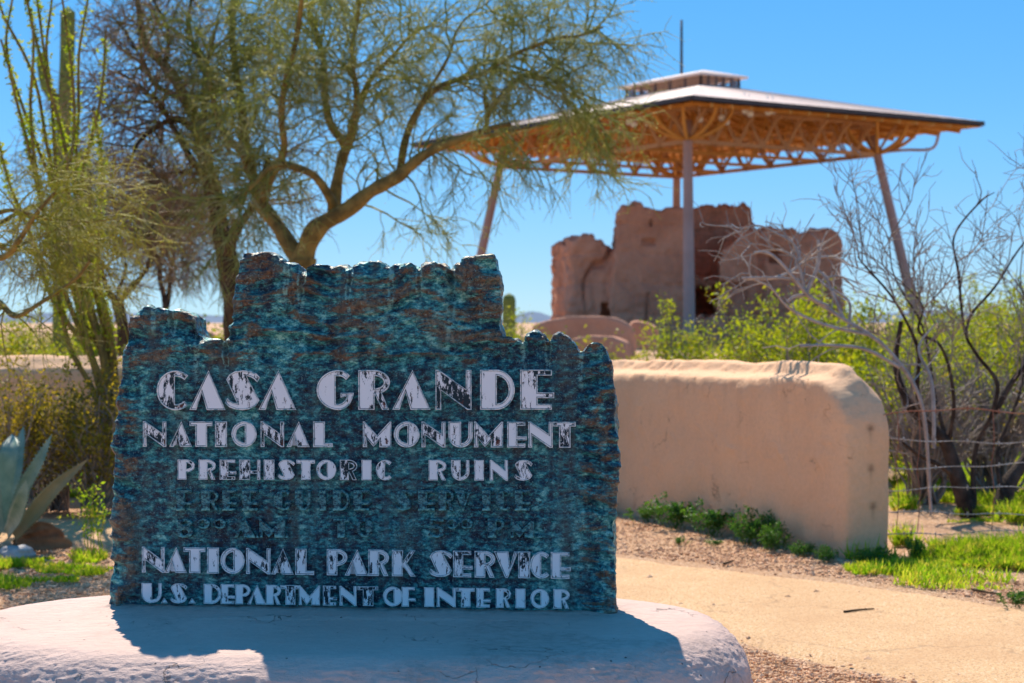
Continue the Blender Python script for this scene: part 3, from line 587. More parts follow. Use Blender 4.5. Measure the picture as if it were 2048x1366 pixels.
# ---------------------------------------------------------------- shelter over the ruin
def shelter():
    He = 12.6; zc = EYE + 10.75; ze = EYE + He - .27
    def corner(px, py): D = He * F / (HY - py); return np.array([(px - HX) / F * D, D])
    N_, R_, L_ = corner(1383, 191), corner(1968, 244), corner(826, 287)
    nr = R_ - N_; nl = L_ - N_; a = np.linalg.norm(nr); nr /= a; nl = nl - nr * (nl @ nr); b = np.linalg.norm(nl); nl /= b
    C = N_ + nr * a / 2 + nl * b / 2; base = np.array([C[0], C[1], 0])
    root = thing('shelter', 'huge steel shelter with hipped roof on four leaning columns over the ruin', 'shelter', base)
    def P(u, v, z): q = C + nr * u * a / 2 + nl * v * b / 2; return np.array([q[0], q[1], z])
    def Q(x, y, z): q = C + nr * x + nl * y; return np.array([q[0], q[1], z])
    ca, cb = 1.75, 4.1; zt = ze + 2.65
    # roof shell: standing-seam skin above, orange deck beneath
    top = [P(-1,-1,ze+.30), P(1,-1,ze+.30), P(1,1,ze+.30), P(-1,1,ze+.30)]; ctop = [Q(-ca,-cb,zt+.25), Q(ca,-cb,zt+.25), Q(ca,cb,zt+.25), Q(-ca,cb,zt+.25)]
    m = MB()
    for i in range(4):
        j = (i + 1) % 4; m.add([top[i], top[j], ctop[j], ctop[i]], [[0, 1, 2, 3]])
        nn = int(np.linalg.norm(np.array(top[j]) - top[i]) / 1.3)
        for k in range(1, nn):
            t = k / nn; p = top[i] + (top[j] - top[i]) * t; q = ctop[i] + (ctop[j] - ctop[i]) * t; up = np.array([0, 0, .005]); m.beam(p + up, q + up, .07, .03)
    roof = m.build('roof', 'roofmetal', root, base, False)
    m = MB()
    for i in range(4):
        j = (i + 1) % 4; ba, bb = top[i] - [0, 0, .34], top[j] - [0, 0, .34]; tb = [ctop[i] - [0, 0, .30], ctop[j] - [0, 0, .30]]
        m.add([ba, tb[0], tb[1], bb], [[0, 1, 2, 3]])
        nn = 16
        for k in range(1, nn):
            t = k / nn; p = ba + (bb - ba) * t; q = tb[0] + (tb[1] - tb[0]) * t; m.beam(p - [0, 0, .12], q - [0, 0, .12], .12, .22)
        for s in (.2, .4, .6, .8): m.beam(ba + (tb[0] - ba) * s - [0, 0, .30], bb + (tb[1] - bb) * s - [0, 0, .30], .10, .18)
    m.build('deck', 'orange', root, base, False)
    m = MB()
    for i in range(4):
        j = (i + 1) % 4; m.beam(top[i] - [0, 0, .13], top[j] - [0, 0, .13], .14, .26)
    m.build('fascia', 'fascia', root, base, False)
    # raised vent
    m = MB(); zz = zt + .95
    for s1, s2 in (((-1,-1),(1,-1)),((1,-1),(1,1)),((1,1),(-1,1)),((-1,1),(-1,-1))):
        for k in range(4):
            z = zt + .35 + k * .2; m.beam(Q(s1[0]*(ca-.1), s1[1]*(cb-.1), z), Q(s2[0]*(ca-.1), s2[1]*(cb-.1), z), .14, .07)
        for t in np.linspace(0, 1, 6):
            p = Q((s1[0]+(s2[0]-s1[0])*t)*(ca-.16), (s1[1]+(s2[1]-s1[1])*t)*(cb-.16), 0); m.beam([p[0], p[1], zt + .1], [p[0], p[1], zz], .16)
    vent = m.build('vent', 'louvre', root, base, False)
    m = MB(); e = .28; zz -= .05
    lo_ = [Q(-ca-e,-cb-e,zz), Q(ca+e,-cb-e,zz), Q(ca+e,cb+e,zz), Q(-ca-e,cb+e,zz)]; hi_ = [Q(-.2,-cb+1.6,zz+.62), Q(.2,-cb+1.6,zz+.62), Q(.2,cb-1.6,zz+.62), Q(-.2,cb-1.6,zz+.62)]
    me_ = [np.array(p) + [0, 0, .14] for p in lo_]
    m.add(lo_ + me_ + hi_, [[0,1,5,4],[1,2,6,5],[2,3,7,6],[3,0,4,7],[4,5,9,8],[5,6,10,9],[6,7,11,10],[7,4,8,11],[8,9,10,11],[3,2,1,0]])
    m.build('vent_cap', 'roofmetal', vent, base, False)
    rod = W(1363, 40, 118)
    m = MB(); q = Q(-1.0, 2.2, 0); m.tube([[rod[0], rod[1], zz - .3], [rod[0], rod[1], rod[2]]], [.11, .08], 8, True); m.build('lightning_rod', 'fascia', root, base)
    # columns
    s = .66; cor = [(-1,-1),(1,-1),(1,1),(-1,1)]; heads = [P(x*s, y*s, zc) for x, y in cor]; zu = lambda p: p
    for (x, y), hd in zip(cor, heads):
        o = np.array([hd[0] - C[0], hd[1] - C[1]]); o /= np.linalg.norm(o); foot = np.array([hd[0] + o[0]*2.9, hd[1] + o[1]*2.9, -.2])
        m = MB(); tt = hd + (hd - foot) * .10
        m.tube(np.array([foot + (tt - foot) * q for q in np.linspace(0, 1, 10)]), np.linspace(.36, .27, 10), 16, True)
        col = m.build('column', 'column', root, base)
        m = MB()                      # curved brackets fanning from the head to the deck
        for ang in range(0, 360, 45):
            dx = math.cos(R(ang)), math.sin(R(ang)); dd = nr * dx[0] + nl * dx[1]; rch = 2.7
            pts = [hd + np.array([dd[0]*rch*math.sin(q), dd[1]*rch*math.sin(q), .1 + 1.5*(1-math.cos(q))*1.0 + .35*q]) for q in np.linspace(.1, 1.45, 8)]
            m.tube(pts, np.linspace(.13, .10, 8), 8)
        m.build('bracket', 'orange', col, base)
    # edge trusses between the column heads: lower chord, upper chord, V struts
    for i in range(4):
        j = (i + 1) % 4; A_, B_ = heads[i], heads[j]; m = MB(); m.beam(A_, B_, .20, .24); up = np.array([0, 0, 1.95]); m.beam(A_ + up, B_ + up, .16, .2)
        inn = np.array([C[0] - (A_[0]+B_[0])/2, C[1] - (A_[1]+B_[1])/2]); inn /= np.linalg.norm(inn); inn = np.array([inn[0], inn[1], 0])
        nn = 8
        for k in range(nn + 1):
            p = A_ + (B_ - A_) * k / nn
            for sd in (-1, 1):
                q = k + sd * .5
                if 0 <= q <= nn:
                    e_ = A_ + (B_ - A_) * q / nn + up; md = (p + e_) / 2 + (B_ - A_) / nn * sd * .07 - [0, 0, .15]
                    m.tube(smooth_line([p, md, e_], 4), .085, 6)
            for sd in (-1, 1):
                e_ = p + inn * sd * 1.7 + [0, 0, 1.75 + .35 * (sd > 0)]; m.tube(smooth_line([p, (p + e_) / 2 + [0, 0, .2], e_], 4), .075, 6)
            m.box(p + [0, 0, .16], (.2, .2, .28))
        m.build('truss', 'truss', root, base, False)
    # interior ridge frames
    for v in (-.33, 0, .33):
        m = MB(); A_, B_ = P(-s, v, zc), P(s, v, zc); m.beam(A_, B_, .16, .2)
        for k in range(9):
            p = A_ + (B_ - A_) * k / 8; h = 1.8 + 1.2 * (1 - abs(k / 4 - 1))
            for sd in (-1, 1):
                q = min(8, max(0, k + sd * .5)); hq = 1.8 + 1.1 * (1 - abs(q / 4 - 1)); m.beam(p, A_ + (B_ - A_) * q / 8 + [0, 0, hq], .11)
        m.build('cross_frame', 'orange', root, base, False)
    # gutter pipe at the right corner
    g = heads[1]; tip = P(.86, -.86, ze - .25)
    m = MB(); out = np.array([*(P(.84,-.84,0)-P(s,-s,0))[:2], 0]); m.tube(smooth_line([g + [0,0,.15], g + out*.5 + [0,0,.25], g + out*.98 + [0,0,.30], tip], 6), .09, 8); m.build('drain_pipe', 'column', root, base)
    # white shapes added to stand for sun-glint spots under the deck
    for px, py in [(1258,238),(1268,243),(1399,233),(1443,230),(1452,238),(1490,216),(1500,222),(1536,218),(1546,216)]:
        p = W(px, py, 104 if px > 1300 else 106); m = MB(); m.tube([p + [0, .1, .0], p + [0, -.05, -.12], p + [0, -.16, -.22]], [.10, .19, .21], 10, True)
        m.tube([p + [0, .1, 0], p + [0, .3, 1.0]], [.03, .03], 6)
        m.build('glint_spot', 'glint_white', root, base)
shelter()

# ---------------------------------------------------------------- plants
def unit(a): return a / (np.linalg.norm(a, axis=-1, keepdims=True) + 1e-9)
def spawn(P, m, L, ang, k=5, grav=0.0, wig=.25, tmin=.25, up=0.0, wt=None, bias=None):
    n, kk, _ = P.shape; i = RNG.choice(n, m, p=wt); t = RNG.uniform(tmin, .995, m) * (kk - 1); j = np.minimum(t.astype(int), kk - 2); f = (t - j)[:, None]
    p = P[i, j] * (1 - f) + P[i, j + 1] * f; tg = unit(P[i, j + 1] - P[i, j]); pr = unit(np.cross(tg, RNG.normal(size=(m, 3))))
    a = np.radians(RNG.uniform(*ang, m))[:, None]; d = unit(tg * np.cos(a) + pr * np.sin(a)); d[:, 2] += up; d = unit(d)
    if bias is not None: d = unit(d + np.asarray(bias))
    Ls = RNG.uniform(*L, m)[:, None] / (k - 1); out = [p]
    for q in range(k - 1):
        d = unit(d + RNG.normal(size=(m, 3)) * wig + np.array([0, 0, -grav])); out.append(out[-1] + d * Ls)
    return np.stack(out, 1)
def taper(n, k, r0, r1): return np.broadcast_to(np.linspace(r0, r1, k), (n, k))
def tree(name, label, limbs, D, bark, twig, levels, cat='tree', sides=10, jit=.05, group=None, leaves=None):
    """limbs: (pixels, r0, r1[, distance offsets]); levels: successive spawns."""
    m = MB(); allP = []; lens = []
    for lb in limbs:
        pts, r0, r1 = lb[:3]; off = lb[3] if len(lb) > 3 else 0; n = len(pts)
        P = np.array([W(x, y, D + off * (q / (n - 1))) for q, (x, y) in enumerate(pts)]); P = smooth_line(P, 7, jit)
        m.tube(P, np.linspace(r0, r1, len(P)) * (.92 + .16 * vnoise(P * 7, 9)), sides, False)
        t = np.linspace(0, len(P) - 1, 24); q0 = np.minimum(t.astype(int), len(P) - 2); fr = (t - q0)[:, None]
        allP.append(P[q0] * (1 - fr) + P[q0 + 1] * fr); lens.append(np.linalg.norm(np.diff(P, axis=0), axis=1).sum() if len(lb) < 5 else lb[4])
    base = W(limbs[0][0][0][0], HY, D); base[2] = 0
    root = thing(name, label, cat, base, group); m.build('trunk', bark, root, base)
    cr = MB(); par = np.array(allP); wt = np.array(lens); wt = wt / wt.sum(); first = True; allt = []
    for lv in levels:
        c = spawn(par, lv['n'], lv['L'], lv.get('ang', (25, 75)), lv.get('k', 5), lv.get('grav', 0), lv.get('wig', .2), lv.get('tmin', .3), lv.get('up', 0), wt if first else None, lv.get('bias'))
        cr.strands(c, taper(len(c), c.shape[1], lv['r'][0], lv['r'][1]), lv.get('sides', 3)); par = c; first = False; allt.append(c)
    if leaves:
        n, sz, asp = leaves; P = allt[-1]; i = RNG.integers(0, len(P), n); t = RNG.integers(0, P.shape[1], n)
        cr.leaves(P[i, t] + RNG.normal(size=(n, 3)) * .02, sz, asp)
    cr.build('crown', twig, root, base); return root

PV = [([(628,937),(618,700),(608,570),(604,520)], .17, .15, 0, .01),
      ([(604,525),(632,462),(668,425),(700,406),(740,385),(790,355),(830,325),(880,298),(930,280),(975,262),(1012,256)], .115, .022, -.8, 1.5),
      ([(604,530),(575,485),(545,440),(520,400),(500,345),(490,280),(482,200),(470,100),(465,-30)], .10, .03, .9, 3.2),
      ([(668,428),(678,370),(690,320),(704,275),(716,215),(745,165),(785,120),(830,60)], .075, .015, .6, 2.6),
      ([(672,425),(655,392),(625,352),(585,334),(545,335),(500,362),(455,400)], .055, .02, -.9, 1.6),
      ([(797,350),(812,270),(848,195),(905,158),(985,140),(1060,100),(1110,75),(1160,68),(1205,52)], .045, .010, -.5, 2.6),
      ([(972,264),(978,222),(996,200),(1032,168),(1062,155),(1098,158),(1150,180)], .035, .010, -.5, 1.6), ([(980,228),(970,200),(966,178)], .03, .02, 0, .1),
      ([(985,140),(1060,150),(1120,172),(1172,215),(1200,262)], .020, .007, .3, .6), ([(1040,165),(1095,195),(1130,238),(1150,290)], .016, .006, .4, .45), ([(900,160),(960,190),(1010,235),(1040,290)], .014, .006, -.3, .2), ([(700,300),(662,225),(645,120),(612,20),(590,-40)], .055, .02, .8, 2.2), ([(690,320),(712,200),(703,100),(720,-30)], .045, .018, -.4, 2.2),
      ([(520,400),(560,300),(575,180),(600,60),(610,-30)], .05, .02, -1.0, 2.2), ([(497,330),(440,250),(425,150),(440,40)], .045, .015, .8, 2.2),
      ([(850,195),(930,60),(1000,-10)], .02, .006, .4, 1.2)]
tree('palo_verde_tree', 'big palo verde tree with arching yellow green limb reaching right over the sign', PV, 18.0, 'bark_green', 'twig_green',
     [dict(n=280, L=(.35, .95), r=(.014, .006), k=6, grav=.05, wig=.2, tmin=.3), dict(n=2200, L=(.25, .6), r=(.006, .0032), k=5, grav=.12, wig=.22, ang=(20, 70)),
      dict(n=11500, L=(.12, .34), r=(.0038, .0018), k=4, grav=.16, wig=.22, ang=(20, 65))], leaves=(16000, .028, .3))
MQ = [([(472,925),(472,640),(462,560),(450,490),(440,430),(425,350),(400,270),(370,200),(330,130),(290,70),(275,-20)], .16, .03, .6, 2.4),
      ([(452,500),(480,450),(508,405),(540,320)], .07, .03, -.5, .8), ([(405,280),(360,235),(325,240),(285,280),(266,325)], .05, .015, -.6, 1.8),
      ([(372,205),(310,170),(290,120),(250,60)], .035, .01, .6, 1.6), ([(425,350),(390,330),(330,215),(300,190),(240,150)], .05, .012, -.8, 2.0),
      ([(400,270),(410,160),(380,60),(390,-30)], .05, .015, .5, 1.8), ([(330,130),(335,60),(300,-20)], .03, .01, 0, 1.0), ([(430,370),(380,340),(320,350),(270,400)], .03, .008, .7, 1.4)]
tree('mesquite_tree', 'dark trunked mesquite with bare purple brown twigs left of the palo verde', MQ, 19.2, 'bark_brown', 'twig_brown',
     [dict(n=115, L=(.4, 1.1), r=(.014, .006), k=6, grav=.02, wig=.25), dict(n=850, L=(.3, .7), r=(.006, .0032), k=5, grav=.06, wig=.25, ang=(25, 75)),
      dict(n=3000, L=(.1, .35), r=(.004, .002), k=4, grav=.12, wig=.25, ang=(25, 75))])
VT = [([(252,860),(250,720),(240,612)], .10, .08, 0, .01), ([(240,615),(212,572),(185,510),(150,440),(120,380)], .06, .015, .8, 2), ([(242,612),(272,560),(300,505),(330,440),(350,380)], .05, .012, -.5, 2), ([(240,600),(246,520),(238,440)], .03, .01, 0, 1.), ([(246,650),(268,690),(275,760)], .03, .02, 0, .1)]
tree('mesquite_tree', 'slender mesquite with V shaped trunk seen left of the sign tower', VT, 24, 'bark_brown', 'twig_brown',
     [dict(n=60, L=(.5, 1.2), r=(.014, .006), k=5, wig=.22), dict(n=600, L=(.3, .7), r=(.006, .004), k=5, grav=.08, wig=.25), dict(n=3600, L=(.15, .4), r=(.005, .003), k=4, grav=.1)])
ST = [([(332,800),(330,620),(322,545),(326,480)], .06, .03, 0, .5), ([(330,620),(345,560),(350,480),(360,430)], .05, .02, .4, 1.2), ([(324,540),(300,470),(300,410)], .03, .01, 0, 1.)]
tree('mesquite_tree', 'thin twin stemmed mesquite far behind, above the left end of the sign', ST, 28, 'bark_dark', 'twig_brown',
     [dict(n=40, L=(.5, 1.2), r=(.014, .006), k=5), dict(n=420, L=(.3, .7), r=(.007, .004), k=5, grav=.08), dict(n=2600, L=(.15, .4), r=(.005, .003), k=4, grav=.12)])
LT = [([(-240,1100),(-220,800),(-180,640),(-120,560)], .13, .10, 0, .01), ([(-120,560),(-40,528),(8,515),(30,480),(62,430),(110,380)], .035, .010, -.5, 2.4), ([(-120,565),(-20,600),(15,622),(46,640),(85,612),(150,560),(180,520)], .03, .008, -.6, 2.2),
      ([(-120,560),(-60,490),(-10,440),(60,410),(120,390)], .03, .008, .5, 2.4), ([(-60,430),(-20,420),(40,410),(110,428),(190,436),(260,425)], .022, .005, .3, 2.6), ([(-120,560),(-40,480),(30,500),(120,455),(200,430)], .02, .005, .3, 2.0)]
tree('palo_verde_tree', 'fine twigged pale green palo verde drooping in from the left edge', LT, 11.6, 'bark_green', 'twig_lime',
     [dict(n=64, L=(.25, .6), r=(.007, .0035), k=6, grav=.08, wig=.2), dict(n=460, L=(.18, .42), r=(.0034, .002), k=5, grav=.12, wig=.22), dict(n=1700, L=(.08, .24), r=(.0022, .0013), k=4, grav=.15)], leaves=(2600, .018, .3))
# bare grey thicket by the fence
RT = [([(1940,1032),(1918,950),(1892,885),(1850,842),(1805,785),(1790,720),(1800,640)], .075, .02, 0, 2.0), ([(2002,1034),(2018,965),(2060,905),(2110,820)], .085, .03, .3, 1.5), ([(1945,1030),(1962,905),(1985,820),(1995,760),(1952,700),(1927,650),(1914,540),(1910,470),(1960,400),(1986,380)], .024, .004, -.3, 2.4),
      ([(1930,660),(1946,612),(2000,552),(2060,480),(2120,430)], .016, .004, .3, 2.), ([(1895,890),(1870,800),(1850,700),(1830,640),(1790,560),(1775,480)], .018, .004, .4, 2.), ([(1900,890),(1905,780),(1880,690),(1838,660),(1845,610),(1800,560)], .018, .005, -.4, 1.6),
      ([(2010,1000),(2000,900),(2040,780),(2060,650),(2035,560)], .022, .004, .4, 2.), ([(1925,960),(1880,930),(1830,905),(1800,880)], .03, .01, -.2, 1.), ([(1990,820),(2040,740),(2090,690)], .03, .01, 0, 1.), ([(1850,842),(1830,770),(1835,690),(1790,600),(1720,520)], .025, .006, -.5, 1.8)]
tree('mesquite_tree', 'leafless grey mesquite with dark twin trunks behind the wire fence', RT, 13.7, 'bark_dark', 'twig_bare',
     [dict(n=80, L=(.3, .7), r=(.007, .003), k=6, wig=.22, up=.5, grav=-.08), dict(n=400, L=(.18, .45), r=(.0042, .0022), k=6, wig=.2, up=.3, grav=-.08), dict(n=900, L=(.08, .25), r=(.003, .002), k=4, wig=.3)], jit=.04)
DG = [([(1862,1024),(1858,900),(1836,790),(1778,700),(1690,640),(1640,604),(1614,586)], .014, .016, 0, .6), ([(1614,586),(1640,524),(1634,478)], .017, .012, 0, .2), ([(1612,586),(1604,545),(1590,512)], .016, .010, 0, .3), ([(1616,588),(1590,594),(1572,606)], .014, .008, 0, .2),
      ([(1660,612),(1620,590),(1550,520),(1525,508),(1505,508)], .015, .009, -.2, .6), ([(1600,560),(1545,560),(1482,560)], .012, .008, -.3, .4), ([(1484,560),(1540,560),(1580,545),(1612,520),(1650,510),(1688,516)], .014, .010, .2, .8),
      ([(1690,640),(1660,560),(1640,538),(1600,520),(1560,500),(1512,505)], .013, .007, .3, .8), ([(1740,672),(1660,655),(1580,620),(1540,580),(1500,556),(1500,510)], .013, .006, -.2, .8), ([(1602,520),(1585,485),(1550,462),(1518,448),(1480,455),(1462,448)], .011, .006, .2, .6), ([(1700,660),(1700,600),(1650,560),(1680,548),(1700,560)], .012, .006, .2, .6),
      ([(1800,735),(1730,700),(1650,690),(1600,692)], .016, .008, -.3, .8), ([(1872,900),(1866,770),(1840,700),(1870,650)], .016, .008, .2, .8)]
tree('dead_shrub', 'pale grey dead branches reaching over the wall in front of the ruin', DG, 12.6, 'twig_grey', 'twig_grey',
     [dict(n=46, L=(.15, .5), r=(.006, .0035), k=5, wig=.25, up=.2), dict(n=110, L=(.08, .25), r=(.0035, .002), k=4, wig=.3)], cat='shrub', jit=.02)

# saguaros
def saguaro(label, D, stems, group=None):
    base = W(stems[0][0][0][0], HY, D); base[2] = 0; root = thing('saguaro_cactus', label, 'cactus', base)
    for si, (pts, r) in enumerate(stems):
        P = smooth_line([W(x, y, D) for x, y in pts], 10); n = len(P); rad = np.full(n, r); k = np.linspace(0, 1, n); L = np.linalg.norm(P[-1] - P[0])
        e = np.clip((1 - k) * np.linalg.norm(np.diff(P, axis=0), axis=1).sum() / (r * 1.6), 0, 1); rad = r * np.sqrt(1 - (1 - e) ** 2) + .004; rad *= np.where(k < .1, .85 + 1.5 * k, 1)
        m = MB(); sides = 28; m.strands(P[None], rad[None], sides); v = m.v[0].reshape(n, sides, 3); v[:, ::2] = P[:, None] + (v[:, ::2] - P[:, None]) * .84
        m.v[0] = v.reshape(-1, 3); m.build('trunk' if si == 0 else 'arm', 'saguaro', root, base, False)
saguaro('tall saguaro cactus with one raised arm behind the ocotillo', 52, [([(118,760),(122,400),(128,250),(134,130),(136,12)], .215), ([(128,215),(108,196),(92,170),(86,140),(82,104)], .16)])
saguaro('short thick saguaro stump without arms beside the tall saguaro', 38, [([(172,780),(168,500),(163,297)], .20)])
saguaro('small distant saguaro just right of the sign top', 90, [([(1018,720),(1018,640),(1018,586)], .34)])

# ocotillo: whip stems, each with its leaves
def ocotillo():
    D = 14.4; base = W(236, HY, D); base[2] = 0; root = thing('ocotillo', 'ocotillo of tall leafy green whip stems in front of the left wall', 'ocotillo', base)
    st = [[(236,985),(222,780),(190,640),(150,520),(120,420),(95,300),(70,160),(12,40),(-10,-30)], [(236,985),(215,760),(170,600),(140,480),(132,380),(148,250),(140,120),(118,-10)], [(238,985),(230,800),(205,650),(182,540),(160,420),(152,330),(160,200),(165,60),(178,-20)],
          [(236,985),(205,780),(150,640),(108,520),(80,400),(50,260),(20,150),(0,80)], [(240,985),(228,740),(205,600),(178,480),(160,380),(190,250),(210,150),(212,60)], [(236,985),(212,740),(165,640),(128,500),(112,380),(104,200),(82,60),(70,-20)],
          [(236,985),(196,800),(142,700),(118,600),(95,480),(70,330),(62,200),(64,60),(40,-30)], [(238,985),(222,700),(190,560),(165,450),(140,330),(112,210),(96,90),(104,-20)], [(240,985),(232,760),(215,640),(196,560),(200,420),(205,330),(190,220)],
          [(236,985),(205,720),(172,660),(150,560),(130,440),(90,330),(40,200),(15,90),(30,-20)], [(236,985),(190,740),(132,640),(100,590),(60,470),(20,360),(-5,260)], [(238,985),(225,820),(180,700),(158,600),(140,500),(128,300),(90,150),(60,40),(52,-30)]]
    for i, s in enumerate(st):
        off = random.uniform(-.5, .5); n = len(s); P = smooth_line([W(x, y, D + off * q / n) for q, (x, y) in enumerate(s)], 8, .02); m = MB(); m.tube(P, np.linspace(.026, .009, len(P)), 7); so = m.build('stem', 'bark_green', root, base)
        m = MB(); k = 900; t = RNG.uniform(.22, .98, k) ** 1.0 * (len(P) - 2); j = t.astype(int); f = (t - j)[:, None]; C = P[j] * (1 - f) + P[j + 1] * f + RNG.normal(size=(k, 3)) * .014
        keep = RNG.uniform(size=k) < np.where(C[:, 2] > 3.2, .5, 1.0); m.leaves(C[keep], .036, .5); m.build('leaves', 'ocotillo', so, base)
ocotillo()

# bushes: stems and leaves, a few kinds, copied with their parts
def bush(name, label, cat, loc, h, wdt, leaf, nst, nlf, lsz, stemm='twig_bare', group=None, asp=.5, fl=.0):
    root = thing(name, label, cat, loc, group); az = RNG.uniform(0, 2 * math.pi, nst); sp = RNG.uniform(.1, 1, nst); d = np.stack([np.cos(az) * sp * wdt / h, np.sin(az) * sp * wdt / h, np.ones(nst)], 1)
    P = [np.stack([RNG.normal(size=nst) * .05, RNG.normal(size=nst) * .05, np.zeros(nst)], 1)]; H = RNG.uniform(.55, 1.05, nst)[:, None] * h * (1 - .25 * sp[:, None] ** 2)
    for q in range(6): P.append(P[-1] + unit(d + RNG.normal(size=d.shape) * .22) * H / 6 * np.linalg.norm(d, axis=1, keepdims=True) ** .6)
    P = np.stack(P, 1); T = spawn(P, nst * 6, (.18 * h, .42 * h), (20, 60), 5, -.02, .25, .3, .2); T2 = spawn(T, nst * 14, (.08 * h, .2 * h), (20, 70), 4, 0, .25)
    m = MB(); m.strands(P, taper(nst, 7, .012 * h, .004 * h)); m.strands(T, taper(len(T), 5, .004 * h, .002 * h)); m.build('stems', stemm, root)
    m = MB(); A = np.concatenate([T.reshape(-1, 3), T2.reshape(-1, 3), T2.reshape(-1, 3)]); dens = vnoise(A * (4.5 / h), 77) + .35; A = A[RNG.uniform(-.6, .6, len(A)) < dens]
    C = A[RNG.integers(0, len(A), nlf)] + RNG.normal(size=(nlf, 3)) * .03 * h; C[:, 2] = np.maximum(C[:, 2], .02); m.leaves(C, lsz, asp, .3); m.build('leaves', leaf, root)
    return root
def dup(src, loc, s, rz, label, group=None):
    r = src.copy(); COL.objects.link(r); r.location = loc; r.scale = (s[0], s[0], s[1]) if isinstance(s, tuple) else (s, s, s); r.rotation_euler = (0, 0, rz); r['label'] = label
    if group: r['group'] = group
    for c in src.children:
        k = c.copy(); COL.objects.link(k); k.parent = r
    return r
def gp(px, D): return ((px - HX) / F * D, D, 0)
GRP = 'creosote bushes behind the walls'
b1 = bush('creosote_bush', 'rounded yellow green creosote bush directly above the stucco wall, below the ruin front', 'bush', gp(1335, 21), .92, .75, 'creosote', 26, 5200, .05, group=GRP)
b2 = bush('creosote_bush', 'large bright creosote bush in front of the ruin right half', 'bush', gp(1585, 19), 1.6, 1.5, 'creosote', 30, 7000, .05, group=GRP)
b3 = bush('creosote_bush', 'airy creosote bush with upright sprigs against the ruin doorway', 'bush', gp(1350, 24), 1.55, .35, 'creosote', 16, 2600, .055, group=GRP)
for i, (src, px, D, s, lab) in enumerate([
    (b1, 1262, 23, (1.0, .9), 'creosote bush just right of the sign above the wall end'), (b1, 1425, 22, (1.0, 1.0), 'low creosote bush at the foot of the tall front column'),
    (b3, 1520, 20, (.9, 1.0), 'thin tall sprigged creosote bush left of the grey dead branches'), (b2, 1720, 20, (1.0, .98), 'broad creosote bush beneath the leaning right column'),
    (b1, 1830, 22, (1.6, 1.55), 'creosote bush behind the bare mesquite, left of its forked trunk'), (b2, 1960, 20.5, (1.0, .98), 'broad creosote bush behind the bare mesquite trunk fork'),
    (b2, 2080, 18.5, (1.0, .95), 'creosote bush cut by the right edge of the photo'), (b1, 1640, 26, (1.7, 1.6), 'creosote bush seen between the ruin corner and leaning column'),
    (b1, 1895, 30, (2.0, 1.85), 'far creosote bush showing on the skyline right of the leaning column'), (b2, 2040, 32, (1.4, 1.25), 'far creosote bush on the skyline at the right edge'),
    (b1, 1085, 30, (1.4, 1.0), 'creosote bush between the sign and the curved earthen wall'), (b3, 1035, 34, (1.3, .95), 'wispy creosote bush under the small distant saguaro'),
    (b2, 60, 20, (1.0, .85), 'creosote bush behind the left wall at the left edge'), (b1, 175, 22, (1.4, 1.3), 'creosote bush behind the left wall, beneath the ocotillo stems'), (b1, 425, 26, (1.6, 1.45), 'creosote bush glimpsed in the notch of the sign'),
    (b1, 1745, 16.5, (1.3, 1.2), 'creosote bush behind the wall shoulder with dark twigs before it'), (b2, 1880, 16, (.8, .78), 'creosote bush low behind the fence, tangled with mesquite')]):
    dup(src, gp(px, D), s, i * 1.3, lab, GRP)
t1 = bush('desert_shrub', 'tangled nearly leafless grey shrub low behind the wire fence, nearest the wall end', 'shrub', gp(1845, 14.6), 1.25, .8, 'yellow', 60, 260, .03, 'twig_bare', 'tangled shrubs behind the fence')
dup(t1, gp(1990, 15.2), (1.15, 1.05), 2.2, 'tangled nearly leafless grey shrub behind the fence, under the forked mesquite limbs', 'tangled shrubs behind the fence')
YG = 'yellowing shrubs before the left wall'
y1 = bush('desert_shrub', 'yellowing shrub with orange tinged leaves against the left wall, at the left edge', 'shrub', gp(25, 13.6), 1.05, .75, 'yellow', 34, 4200, .035, 'twig_bare', YG)
for i, (px, D, s, lab) in enumerate([(110, 14.0, (1.0, .95), 'yellowing shrub in the middle of the left wall behind the agave'), (195, 13.7, (.9, .9), 'yellowing shrub beside the left side of the sign'), (285, 14.2, (1.0, 1.0), 'yellowing shrub mostly hidden behind the left side of the sign')]):
    dup(y1, gp(px, D), s, 1 + i * 1.9, lab, YG)
WG = 'weeds along the foot of the stucco wall'
w1 = bush('weed_clump', 'leggy dark green weed clump with seed stalks at the wall foot', 'weed', G(1345, 1058), .22, .24, 'weed', 22, 800, .03, 'weed', WG)
w2 = bush('weed_clump', 'dense rounded grey green weed clump against the middle of the wall foot', 'weed', G(1500, 1088), .20, .22, 'weed', 30, 1700, .022, 'weed', WG)
for i, (src, px, py, s, lab) in enumerate([(w1, 1418, 1072, (1.0, .95), 'leggy weed clump left of the dense rounded weed'), (w1, 1296, 1046, (.7, .6), 'small weed clump nearest the sign at the wall foot'), (w2, 1548, 1100, (.7, .8), 'small weed clump right of the dense rounded weed'),
    (w2, 1600, 1112, (.5, .4), 'flat weed tuft under the wall cracks'), (w2, 1655, 1124, (.45, .45), 'flat weed tuft just left of the wall corner'), (w2, 1745, 1128, (.9, .45), 'bright weed mat at the wall corner'),
    (w1, 1830, 1125, (.35, .75), 'single upright weed right of the wall end'), (w1, 2040, 1218, (.5, .45), 'small weed at the right edge beside the path'), (w1, 1360, 1090, (.28, .25), 'tiny sprig alone on the gravel before the wall'), (w1, 1428, 1092, (.35, .2), 'tiny flat sprig right of the lone sprig on gravel')]):
    dup(src, tuple(G(px, py)), s, i * 2.1, lab, WG)
w3 = bush('weed_clump', 'tall pale yellow green weed beside the lower left of the sign', 'weed', G(195, 1105), .42, .10, 'grass', 7, 260, .03, 'grass')

